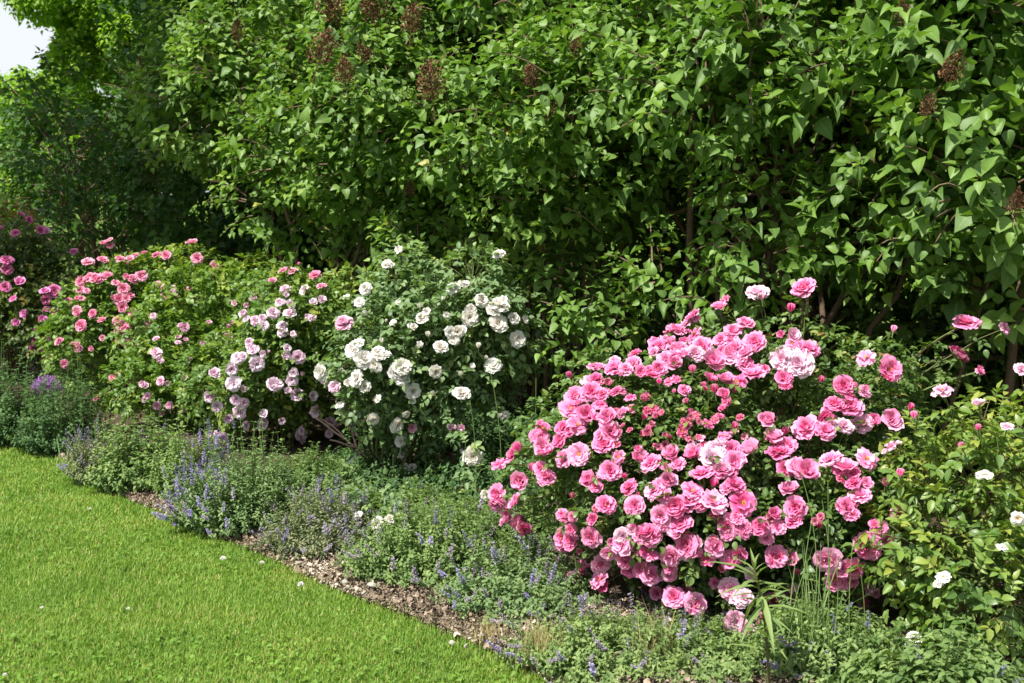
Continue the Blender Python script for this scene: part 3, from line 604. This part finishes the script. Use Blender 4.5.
F_SPENT = [(float(_r.uniform(600, 745)), float(_r.uniform(388, 452)), float(_r.uniform(7, 13)), str(_r.choice(['spent', 'cup', 'bud', 'spent']))) for _ in range(46)] + [(float(_r.uniform(560, 860)), float(_r.uniform(480, 570)), float(_r.uniform(6, 11)), str(_r.choice(['spent', 'bud', 'cup']))) for _ in range(26)]
F_PINKP = [(759,300,24),(783,363,26),(799,367,30),(711,463,30),(831,431,20),(843,433,20),(728,589,24),(738,598,26),(732,620,24),(744,629,20),(741,597,20),(616,366,12),(695,360,20),(715,455,22),(688,548,20),(625,533,18)]
rose_bush("rose_bush", "big bush smothered in double bright pink roses in the right half", (.80, 4.35),
    [(.60, 4.36, .47, .66, .52, .40), (1.02, 4.45, .60, .50, .46, .43), (.36, 4.34, .45, .40, .36, .28), (1.15, 4.40, .52, .42, .42, .36), (.66, 4.08, .36, .50, .36, .28), (1.02, 4.05, .36, .36, .34, .28)],
    [('pink', ['full', 'full', 'full', 'full', 'half', 'cup', 'full', 'open', 'spent'], F_PINK), ('pink', ['bud'], F_PINKB), ('pinkdeep', ['spent'], F_SPENT), ('pinkpale', ['full'], F_PINKP)],
    'rose_front', .022, 14500, .48, 401, canes=34, nlob=110, low=.10, tipred=.12, scale=1.0, extra=1.0, near={(676, 597): 3.78, (695, 603): 3.76, (738, 598): 3.74, (732, 620): 3.68, (744, 629): 3.66, (728, 589): 3.76, (741, 597): 3.72, (862, 594): 3.8, (761, 620): 3.7, (748, 634): 3.66})

# ------------------------------------------------------------------ white, lilac pink, yellowish, salmon pink and shaded magenta roses
F_WHITE = [(356,351,15),(365,360,16),(379,354,12),(385,356,11),(378,367,9),(326,372,15),(343,403,9,'spent'),(344,410,8,'spent'),(360,378,15),(367,386,10),(403,366,17),(394,372,15),(400,377,14),(413,389,14),(415,399,8,'spent'),
 (440,347,13),(435,370,11),(461,394,15),(378,397,8,'spent'),(374,416,11),(396,422,13),(404,411,8,'cup'),(449,332,10),(456,332,11),(384,340,6,'bud'),(420,345,7,'cup'),(428,334,6,'bud'),(482,302,12),(498,307,16),(497,324,17),
 (471,318,14),(511,319,11),(515,338,14),(452,291,11),(461,287,9),(423,319,12),(414,328,8,'cup'),(396,324,8,'cup'),(491,368,14),(369,291,11),(363,304,9),(401,304,7,'cup'),(368,314,6,'bud'),(471,369,7,'cup'),(460,375,6,'bud'),
 (446,316,7,'cup'),(390,269,11),(400,254,8,'cup'),(498,259,11),(350,302,8,'cup'),(470,456,16),(498,413,7,'cup'),(400,450,9),(410,463,8),(426,475,6,'cup'),(430,467,8),(482,496,10),(380,523,13),(362,516,9),(390,519,9),(349,515,6,'cup'),
 (502,412,7,'spent'),(400,437,11),(434,393,6,'bud'),(420,307,6,'bud'),(442,300,5,'bud'),(476,345,6,'bud'),(486,355,5,'bud')]
F_WHITEP = [(410,424,10,'cup'),(452,426,9,'cup'),(462,424,8,'cup'),(347,326,15,'globe'),(338,386,10,'globe')]
rose_bush("rose_bush", "greyish leaved bush of white globe-shaped roses in the middle", (-.58, 5.75),
    [(-.40, 5.8, .72, .40, .36, .42), (-.12, 5.8, .80, .26, .30, .30), (-.58, 5.75, .60, .30, .30, .36), (-.28, 5.72, .50, .30, .28, .24)],
    [('white', ['globe', 'globe', 'full'], F_WHITE), ('pinkpale', ['globe'], F_WHITEP)], 'rose_blue', .029, 5200, .56, 402, nlob=60, low=.20, extra=.6, scale=1.22, near={(380, 523): 4.62, (362, 516): 4.7, (390, 519): 4.66, (349, 515): 4.8, (482, 496): 5.0, (470, 456): 5.2}, arms=[(315, 418, 6.1), (330, 440, 5.7), (345, 410, 5.9), (358, 432, 5.6), (372, 415, 5.75), (338, 425, 6.0)])
F_LIL = [(240,358,12),(255,350,11),(258,363,14),(232,370,14),(216,374,13),(234,383,14),(246,387,8,'spent'),(212,395,13),(217,405,13),(243,401,10),(240,410,12),(266,411,10),(265,420,13),(274,383,13),(292,378,14),(297,393,12),(311,394,11),
 (316,409,13,'cup'),(298,357,12),(286,356,9),(284,333,10),(337,372,10),(246,420,5,'bud'),(300,430,12),(212,431,8),(222,434,12),(236,477,12),(302,433,12),(286,293,10),(322,302,10),(314,304,9),(290,307,10),(290,316,12),
 (274,315,11),(282,327,10),(283,334,10),(265,327,10),(313,319,9),(251,343,8),(290,453,10),(302,373,6,'bud'),(352,454,8)]
_r = np.random.default_rng(12)
def sprinkle(n, x0, x1, y0, y1, s0, s1, kinds=('full', 'half', 'cup')):
    return [(float(_r.uniform(x0, x1)), float(_r.uniform(y0, y1)), float(_r.uniform(s0, s1)), str(_r.choice(kinds))) for _ in range(n)]
F_LIL += sprinkle(16, 215, 335, 290, 430, 7, 11)
F_LILD = [(284,275,10,'full'),(295,275,9,'full'),(316,279,12,'full'),(322,289,9,'full'),(273,284,8,'full')]
rose_bush("rose_bush", "bush of pale lilac-pink roses beside the white rose bush", (-1.25, 6.7),
    [(-1.20, 6.6, .55, .46, .42, .42), (-.98, 6.6, .66, .34, .36, .36), (-1.45, 6.55, .42, .34, .34, .32)],
    [('lilacpink', ['full', 'globe', 'half'], F_LIL), ('leftpink', ['full'], F_LILD)], 'rose_green', .028, 6600, .68, 403, nlob=54, low=.12, extra=.6)
F_YEL = [(253,300,9),(185,328,9),(226,338,11,'half'),(227,345,8),(227,327,6,'bud'),(234,322,6,'bud'),(264,328,9),(185,343,7,'cup'),(202,344,7,'cup'),(180,338,7,'cup'),(145,383,8),(149,394,7),(185,378,7),(170,403,9),(168,382,7,'cup'),(157,355,11),(160,362,9),(178,345,6),(236,304,7,'cup'),(190,360,5,'bud'),(205,420,6,'cup')]
F_YEL += sprinkle(26, 145, 300, 290, 420, 5.5, 9)
rose_bush("rose_bush", "yellow-green rose bush with few small blush flowers behind the lilac-pink one", (-1.85, 7.3),
    [(-1.85, 7.25, .55, .42, .40, .36), (-1.50, 7.35, .66, .40, .38, .38), (-1.95, 7.1, .38, .40, .36, .30)],
    [('pinkpale', ['full', 'half', 'cup'], F_YEL)], 'rose_yellow', .029, 6600, .40, 404, nlob=54, low=.06, tipred=.4, extra=.5)
F_SAL = [(110,245,9),(105,247,7),(90,265,11),(104,263,11),(121,262,10),(130,262,9),(135,259,8),(146,256,7),(158,258,9),(167,258,9),(91,280,12),(98,281,13),(108,278,11),(83,284,9),(83,291,8),(133,280,10),(143,278,11),(124,290,11),
 (160,288,11),(167,297,10),(175,296,11),(120,300,11),(127,300,10),(123,308,12),(95,314,9),(104,321,9),(119,320,8),(123,326,12),(151,318,13),(151,329,11),(83,327,12),(191,247,12),(196,261,11),(213,268,10),(119,344,11),(129,344,11),
 (80,349,8),(67,363,8),(114,377,11),(62,342,9),(117,394,10),(97,395,7,'spent'),(80,311,10),(84,300,7,'cup'),(187,290,7,'spent')]
F_SAL += sprinkle(22, 75, 215, 262, 390, 6, 10)
rose_bush("rose_bush", "salmon pink rose bush with yellowish young leaves, left of the border", (-2.45, 8.05),
    [(-2.45, 7.95, .58, .42, .40, .46), (-2.15, 8.0, .66, .40, .40, .42), (-2.55, 7.85, .40, .38, .36, .36)],
    [('leftpink', ['full', 'full', 'half'], F_SAL)], 'rose_yellow', .029, 6000, .28, 405, nlob=54, low=.05, tipred=.5, extra=.35)
F_MAG = [(20,218,9),(28,222,7),(39,232,10),(44,233,8),(15,235,8),(1,231,7),(72,254,8),(7,262,12),(7,270,11),(21,284,12),(7,288,10),(45,293,11),(54,292,12),(45,300,11),(67,303,11),(14,299,8,'spent'),(26,314,10,'cup'),(18,322,9,'cup'),
 (42,319,9,'cup'),(47,311,9),(53,311,8),(38,330,9),(35,340,11),(34,347,10),(40,348,10),(45,357,8,'spent'),(47,338,6)]
rose_bush("rose_bush", "shaded bush of magenta roses with reddish shoot tips at the far left", (-3.65, 9.0),
    [(-3.65, 8.9, .70, .55, .50, .62), (-3.35, 8.8, .55, .42, .42, .50), (-3.85, 9.0, .95, .45, .42, .35)],
    [('magenta', ['full', 'full', 'half'], F_MAG)], 'rose_red', .030, 5600, .36, 406, nlob=54, low=.05, tipred=.75)
F_PALE = [(946,397,20,'spent'),(980,411,16,'cup'),(898,450,20,'spent'),(1006,431,12),(899,517,9,'cup'),(1022,376,14)]
F_PALEB = [(919,419,9,'bud'),(906,474,10,'bud'),(892,483,10,'bud'),(963,448,9,'bud'),(979,431,8,'bud')]
F_PALEW = [(985,476,16,'spent'),(1016,517,14,'spent'),(917,636,18,'full'),(944,577,15,'spent'),(939,583,10,'spent'),(1002,552,12,'spent'),(899,677,7,'cup'),]
rose_bush("rose_bush", "lanky pale green rose bush with faded blush flowers in the right corner", (1.42, 3.75),
    [(1.47, 3.75, .44, .32, .32, .38), (1.62, 3.82, .50, .34, .32, .36), (1.30, 3.62, .26, .22, .22, .22), (1.5, 3.55, .24, .34, .26, .22)],
    [('pinkpale', ['full', 'half'], F_PALE), ('leftpink', ['bud'], F_PALEB), ('white', ['spent'], F_PALEW)], 'rose_green', .034, 2700, .76, 407, nl=7, nlob=46, low=.05, rach=True, tipred=.35)

# ------------------------------------------------------------------ catmint and other low plants along the edge
def spike_mesh(seed, key):
    global rng; rng = np.random.default_rng(seed); acc = Acc(); N = 46; lev = rng.integers(0, 7, N); z = lev / 6.5 + .03 * rng.normal(size=N); r = .085 * (1.1 - .6 * z)
    a = rng.uniform(0, 6.283, N); P = np.stack([np.cos(a) * r * .5, np.sin(a) * r * .5, z], -1); d = np.stack([np.cos(a), np.sin(a), .5 + 0 * a], -1)
    scatter(acc, MINT, P, d + .3 * rdir(N), UP + .6 * rdir(N), rng.uniform(.08, .125, N) * (1.15 - .4 * z), rng.random(N), 0)
    tubes(acc, [np.array([[0, 0, -.5], [.01, 0, 0], [0, 0, 1]])], .018, .008, .5, 4, 1)
    return acc.mesh("flower_spike", [M[key], M['stem']])
SPK = [spike_mesh(700 + i, 'spike') for i in range(3)]; SPKB = [spike_mesh(720 + i, 'spike_brown') for i in range(3)]
def clump(name, label, cat, px, py, w, h, leafmat, leaf, nst, tint, seed, nspk=0, brown=0.0, depth=None, spk=.052, group=None, spread=.35, tall=0.0, tpl=MINT, npair=9, off=None):
    """low spreading herb: many leafy stems rising from a crown of shoots; px,py is the middle of its front foot, w and h in metres."""
    global rng; rng = np.random.default_rng(seed); c = ground(px, py)[:2]; v = nrm(np.array([c[0], c[1]])); depth = depth or w * .75
    c = c + v * depth * .5; root = thing(name, label, cat, (c[0], c[1], .03), group); side = np.array([v[1], -v[0]])
    a = rng.uniform(0, 6.283, nst); r = np.sqrt(rng.random(nst)); u, t = np.cos(a) * r, np.sin(a) * r
    foot = c + side * (u * w * .5 * (1 - spread))[:, None] + v * (t * depth * .5 * (1 - spread))[:, None]
    tip2 = c + side * (u * w * .5)[:, None] + v * (t * depth * .5)[:, None] + .02 * rng.normal(size=(nst, 2))
    hh = h * np.sqrt(np.clip(1.05 - r ** 2, .08, 1)) * rng.uniform(.6, 1.08, nst) * np.where(rng.random(nst) < .16, 1.35, 1) * (1 + .25 * snoise(np.c_[tip2, 0 * r], 6, seed))
    acc = Acc(); st = Acc(); lines = []; tips = []; tdir = []
    for i in range(nst):
        A = np.r_[foot[i], .02]; B = np.r_[tip2[i], hh[i]]; ln = curve(A, B, np.r_[(tip2[i] - foot[i]) * .1, .06 * hh[i]], 6, .006); lines.append(ln)
        f = np.linspace(.12, 1, npair) + .03 * rng.normal(size=npair); f = np.clip(f, 0, 1); g_ = f * 5; k = np.minimum(g_.astype(int), 4); P = ln[k] + (ln[k + 1] - ln[k]) * (g_ - k)[:, None]
        dd = nrm(B - A); e1 = nrm(np.cross(dd, rdir(1)[0])); e2 = np.cross(dd, e1); tb = tint + .16 * rng.normal()
        for sg in (-1, 1):
            lat = np.where((np.arange(npair) % 2 == 0)[:, None], e1, e2) * sg
            ax = lat + dd * .45 + .35 * rdir(npair) - UP * .1; scatter(acc, tpl, P + lat * .003, ax, UP + .5 * dd + .5 * rdir(npair), leaf * (1.15 - .55 * f) * rng.uniform(.8, 1.25, npair), np.clip(tb + .18 * (f - .5) + .08 * rng.normal(size=npair), 0, 1))
        tips.append(B); tdir.append(nrm(ln[-1] - ln[-2]))
    acc.obj("foliage", [M[leafmat]], root); tubes(st, lines, .0022, .0011, rng.random(nst), 4); st.obj("stems", [M['stem']], root)
    if nspk:
        sel = rng.choice(nst, min(nspk, nst), replace=False)
        if off is not None: sc_ = np.array([(tip2[i] - c) @ side / w for i in range(nst)]) * off + .35 * rng.random(nst); sel = np.argsort(-sc_)[:nspk]
        for i in sel:
            b = rng.random() < brown; o = bpy.data.objects.new("flower_spike", (SPKB if b else SPK)[rng.integers(3)]); COL.objects.link(o); o.parent = root
            o.location = Vector(tips[i] + tdir[i] * .01) - root.location; s = spk * rng.uniform(.7, 1.3); o.scale = (s * 1.15, s * 1.15, s)
            o.rotation_euler = Vector(nrm(tdir[i] + .25 * rng.normal(size=3) + UP * .3)).to_track_quat('Z', 'Y').to_euler()
    return root
CG = "catmint clumps edging the lawn"
clump("catmint", "small dusty mauve catmint clump at the far end of the soil strip", "catmint", 98, 488, .32, .22, 'mint_brown', .017, 150, .5, 501, 50, .6, group=CG)
clump("green_herb", "leafy green herb clump below the salmon pink rose bush", "herb", 145, 501, .50, .34, 'mint_green', .028, 260, .5, 502, 4, .2, depth=.5)
clump("catmint", "pale green catmint clump left of the big purple-flowered clump", "catmint", 193, 510, .36, .28, 'mint_green', .022, 200, .52, 503, 40, .15, group=CG, off=.6, depth=.4)
clump("catmint", "big grey-green catmint mound with violet flowers hanging over the lawn", "catmint", 243, 547, .60, .33, 'mint', .020, 520, .47, 504, 98, .12, group=CG, off=-.8, depth=.6)
clump("catmint", "brownish mauve catmint clump beside the bare soil and pale stones", "catmint", 328, 571, .50, .22, 'mint_brown', .017, 340, .5, 505, 80, .85, group=CG, depth=.45)
clump("green_herb", "dense green herb patch under the white rose bush", "herb", 385, 560, .75, .20, 'mint_green', .027, 420, .45, 506, 6, .4, depth=.7)
clump("catmint", "wide light green catmint clump in front of the white rose bush", "catmint", 435, 606, .70, .23, 'mint_green', .021, 560, .50, 507, 60, .75, group=CG, depth=.7)
clump("catmint", "catmint clump with scattered purple spikes under the left pink roses", "catmint", 525, 642, .58, .19, 'mint', .020, 500, .50, 508, 66, .65, group=CG, depth=.65)
clump("catmint", "front catmint clump at the bottom edge, right of the dry grass", "catmint", 612, 706, .64, .13, 'mint_green', .019, 560, .56, 509, 60, .8, group=CG, depth=.6)
clump("green_herb", "low yellow-green herb mat at the bottom below the pink roses", "herb", 715, 705, .56, .12, 'mint_green', .020, 420, .56, 510, 30, .85, depth=.5)
clump("catmint", "catmint clump with few violet spikes among the thin bare stalks", "catmint", 825, 700, .50, .17, 'mint_green', .022, 400, .48, 511, 14, .3, group=CG, depth=.5)
clump("green_herb", "broad-leaved green herb below the lanky rose in the bottom right corner", "herb", 945, 745, .60, .18, 'mint_green', .036, 220, .40, 512, 5, .1)
clump("green_herb", "shaded green herb thicket under the right side of the pink rose bush", "herb", 715, 652, .62, .07, 'mint', .018, 240, .42, 513, 16, .8)
clump("green_herb", "added dark herb clump around the bare canes below the white roses", "herb", 378, 512, .85, .17, 'mint_shaded', .026, 420, .4, 518, 0, depth=.9)  # added to fill in shade over soil that would lie sunlit
clump("green_herb", "added dark low herbs behind the pale stalks at the foot of the hedge", "herb", 500, 520, .8, .24, 'mint_shaded', .028, 380, .4, 519, 0, depth=.8)  # added dark clump, deepens the shade under the bushes
clump("green_herb", "added dark low foliage between the white rose bush and the lilac stems", "herb", 465, 470, 1.3, .28, 'mint_shaded', .034, 420, .35, 520, 0, depth=1.2)  # added to hide a sunlit soil gap with dark leaves
clump("green_herb", "tall shaded grey-green herb clump at the left edge by the lawn", "herb", 8, 452, .62, .48, 'mint_shaded', .026, 330, .45, 514, 0, depth=.6)
clump("green_herb", "shaded herb clump around the purple allium", "herb", 64, 460, .52, .40, 'mint_shaded', .024, 240, .42, 515, 0, depth=.5)
clump("green_herb", "dark green herb clump below the pale lilac-pink roses", "herb", 300, 520, .62, .22, 'mint_green', .026, 300, .36, 516, 4, .3, depth=.6)
clump("green_herb", "green herb clump between the white and the pink rose bushes", "herb", 500, 575, .55, .19, 'mint_green', .027, 320, .42, 517, 6, .5, depth=.7)

# ------------------------------------------------------------------ single plants
def tuft(name, label, cat, px, py, n, h, m, seed, wid=.006, lean=.7, group=None):
    global rng; rng = np.random.default_rng(seed); c = ground(px, py); root = thing(name, label, cat, (c[0], c[1], .02), group); acc = Acc()
    az = rng.uniform(0, 6.283, n); le = rng.uniform(.1, lean, n); ax = np.stack([np.cos(az) * le, np.sin(az) * le, np.ones(n)], -1); up = np.stack([np.cos(az), np.sin(az), -le], -1)
    P = np.c_[c[:2] + rng.normal(size=(n, 2)) * .03, np.full(n, .02)]; hh = h * rng.uniform(.5, 1.1, n)
    bl = [(lambda t: (np.c_[t[0][:, 0], t[0][:, 1], t[0][:, 2]], t[1], t[2]))(grid_leaf([0, .25, .5, .75, 1], [.5, .5, .45, .3, .03], 0, d, 0, 3)) for d in (.35, .7, 1.0)]
    scatter(acc, bl, P, ax, up, np.stack([np.full(n, wid), hh, hh], -1), np.clip(.5 + .2 * rng.normal(size=n), 0, 1)); acc.obj("blades", [m], root); return root
def scatter(acc, tpls, P, ax, up, S, tint, mat=0):
    R = frames(ax, up); k = rng.integers(0, len(tpls), len(P)); tint = np.broadcast_to(np.asarray(tint, float), (len(P),)); S = np.asarray(S, float)
    if S.ndim == 0: S = np.full(len(P), S)
    for i in range(len(tpls)):
        m_ = k == i; acc.add(tpls[i], P[m_], R[m_], S[m_], tint[m_], mat)
tuft("strap_leaved_plant", "arching strap-leaved tuft on the lawn edge near the allium", "plant", 76, 470, 26, .15, M['mint'], 601, .007, 1.1)
tuft("dry_grass_tuft", "yellowed grass tuft on the bed edge at the bottom", "grass tuft", 540, 672, 260, .11, M['straw'], 602, .0022, 1.3)
tuft("dry_grass_tuft", "dry pale grass tuft among the catmint at the bottom, below the pink roses", "grass tuft", 655, 678, 120, .14, M['straw'], 605, .002, 1.0)
tuft("dry_grass_tuft", "small straw-coloured tuft on the soil below the wide catmint clump", "grass tuft", 492, 648, 90, .08, M['straw'], 606, .002, 1.2)
tuft("grass_tuft", "green grass tuft growing among the herbs at the bottom edge", "grass tuft", 805, 676, 60, .24, M['mint_green'], 603, .005, .8)

# allium
rng = np.random.default_rng(620); c = ground(50, 436); P = at(47, 390, c[1] + .02); root = thing("allium", "round purple allium head standing in the shaded herbs at the left", "allium", (c[0], c[1], .02))
acc = Acc(); tubes(acc, [curve(np.array([c[0], c[1], .02]), P, np.array([.02, 0, 0]), 8)], .005, .004, .6); acc.obj("stem", [M['stem']], root)
acc = Acc(); d = rdir(420); scatter(acc, LANCE, np.repeat(P + d * .062, 5, 0) + .003 * rng.normal(size=(2100, 3)), np.repeat(d, 5, 0) * .6 + rdir(2100), np.repeat(d, 5, 0), .034 * np.ones(2100), np.repeat(rng.random(420), 5))
tubes(acc, [np.array([P, P + x * .035, P + x * .066]) for x in d[:220]], .0009, .0007, .2, 3); acc.obj("flower_head", [M['allium']], root)

# lily shoot with whorled narrow leaves, in front of the pink roses
rng = np.random.default_rng(630); c = ground(768, 705); top = at(752, 560, c[1] + .03); root = thing("lily_plant", "upright lily shoot with narrow drooping leaves before the pink roses", "lily", (c[0], c[1], .02))
ln = curve(np.array([c[0], c[1], .02]), top, np.array([.015, 0, 0]), 14); acc = Acc(); tubes(acc, [ln], .0045, .0028, .25); acc.obj("stem", [M['cane']], root)
acc = Acc(); f = np.sort(rng.uniform(.22, 1, 46) ** .8); g_ = f * 12.99; k = g_.astype(int); P = ln[k] + (ln[k + 1] - ln[k]) * (g_ - k)[:, None]; az = np.arange(46) * 2.4 + .5 * rng.normal(size=46)
rise = (np.where(f > .86, 1.6, .6) + .45 * rng.normal(size=46))[:, None]; ax = np.stack([np.cos(az), np.sin(az), 0 * az], -1) + UP * rise; sz = np.where(f > .9, .06, .12) * rng.uniform(.5, 1.15, 46)
scatter(acc, LANCE, P, ax, UP + .1 * rdir(46), sz, np.clip(.6 + .3 * (f - .6) + .1 * rng.normal(size=46), 0, 1)); acc.obj("foliage", [M['mint_green']], root)

# thin bare stalks
STK = [(798, 690, 800, 470, .05), (806, 690, 812, 520, -.02), (815, 690, 822, 500, .03), (822, 690, 836, 560, .02), (829, 690, 828, 480, .0), (852, 690, 853, 540, -.01), (862, 690, 861, 575, .01), (801, 685, 806, 560, .03)]
def stalk(a, b, bend, label, group, key='stem', seed=0, loop=None, r=.0015):
    global rng; rng = np.random.default_rng(640 + seed); A = ground(*a); A[2] = .02; B = at(b[0], b[1], A[1] + .06 * rng.normal()); acc = Acc(); ln = curve(A, B, np.array([bend, 0, 0]), 10)
    if loop is not None: C_ = at(loop[0], loop[1], A[1]); D_ = at(loop[2], loop[3], A[1]); ln = np.vstack([ln, C_[None], D_[None]])
    tubes(acc, [ln], r, r * .7, .8, 5); o = acc.obj("bare_stalk", [M[key]]); o.data.transform(__import__('mathutils').Matrix.Translation(-Vector(A))); o.location = A
    return tag(o, label, "stalk", group)
for i, (x0, y0, x1, y1, bd) in enumerate(STK): stalk((x0, y0), (x1, y1), bd, "thin bare green stalk among those between the pink rose bush and the lanky rose", "thin green stalks", seed=i)
for i, (x0, y0, x1, y1, bd, lp) in enumerate([(472, 545, 470, 400, .02, None), (474, 548, 466, 440, -.02, None), (497, 540, 490, 370, .03, None), (535, 520, 536, 378, 0.0, None)]):
    stalk((x0, y0), (x1, y1), bd, "tall thin pale stalk among those rising below the white roses", "pale stalks below the white roses", seed=20 + i, r=.0017)
stalk((471, 548), (481, 470), -.03, "bent stalk nodding over beside the lowest white rose", None, seed=30, loop=(490, 466, 497, 482), r=.0016)
stalk((619, 608), (613, 500), -.02, "dark thin stem below the left pink roses", None, 'cane', seed=31)
stalk((575, 600), (572, 548), .01, "short dark stem standing in catmint under the left pink roses", None, 'cane', seed=32)

# daisies / clover heads on the lawn, pale stones on the soil
def head_mesh():
    global rng; rng = np.random.default_rng(650); acc = Acc(); d = rdir(60); d[:, 2] = np.abs(d[:, 2]); scatter(acc, ROSE, d * .004, d, rdir(60), np.full(60, .011), rng.random(60)); tubes(acc, [np.array([[0, 0, -.035], [0, 0, -.01], [0, 0, 0]])], .001, .001, .5, 4, 1)
    return acc.mesh("clover_head", [M['white'], M['stem']])
HM = head_mesh()
for i, (px, py) in enumerate([(223, 559), (262, 563), (301, 585), (90, 509), (5, 675), (42, 608), (128, 609)]):
    o = bpy.data.objects.new("clover_flower", HM); COL.objects.link(o); g0 = ground(px, py, .04); o.location = g0; s = (.85 if i in (0, 2) else .65 if i == 1 else .45); o.scale = (s, s, s); o.rotation_euler = (0, 0, i)
    tag(o, "small white clover flower dotted on the mown lawn", "clover", "white clover flowers on the lawn")
def stone_mesh(seed):
    import bmesh
    r = np.random.default_rng(seed); bm = bmesh.new(); bmesh.ops.create_icosphere(bm, subdivisions=3, radius=1); 
    for v in bm.verts:
        p = np.array(v.co); v.co *= 1 + .18 * float(snoise(p[None], 1.6, seed)[0]) + .05 * float(snoise(p[None], 5, seed + 1)[0])
    me = bpy.data.meshes.new("stone"); bm.to_mesh(me); bm.free(); me.materials.append(M['stone']); return me
SM = [stone_mesh(i) for i in (3, 7, 12)]
for i, (px, py, s) in enumerate([(372, 590, 5), (362, 576, 4), (355, 574, 3), (364, 598, 3), (357, 594, 3), (345, 587, 3), (340, 565, 4), (348, 592, 2.5), (466, 652, 3), (482, 640, 3), (300, 568, 3), (178, 512, 3), (452, 648, 3)]):
    o = bpy.data.objects.new("pale_stone", SM[i % 3]); COL.objects.link(o); g0 = ground(px, py, .03); o.location = (g0[0], g0[1], .048); k = s * g0[1] / FPX * .8; o.scale = (k * 1.2, k, k * .6); o.rotation_euler = (.2 * i, .1, i * 1.3)
    tag(o, "small pale stone lying on the bare mulched soil at the lawn edge", "stone", "pale stones on the soil")
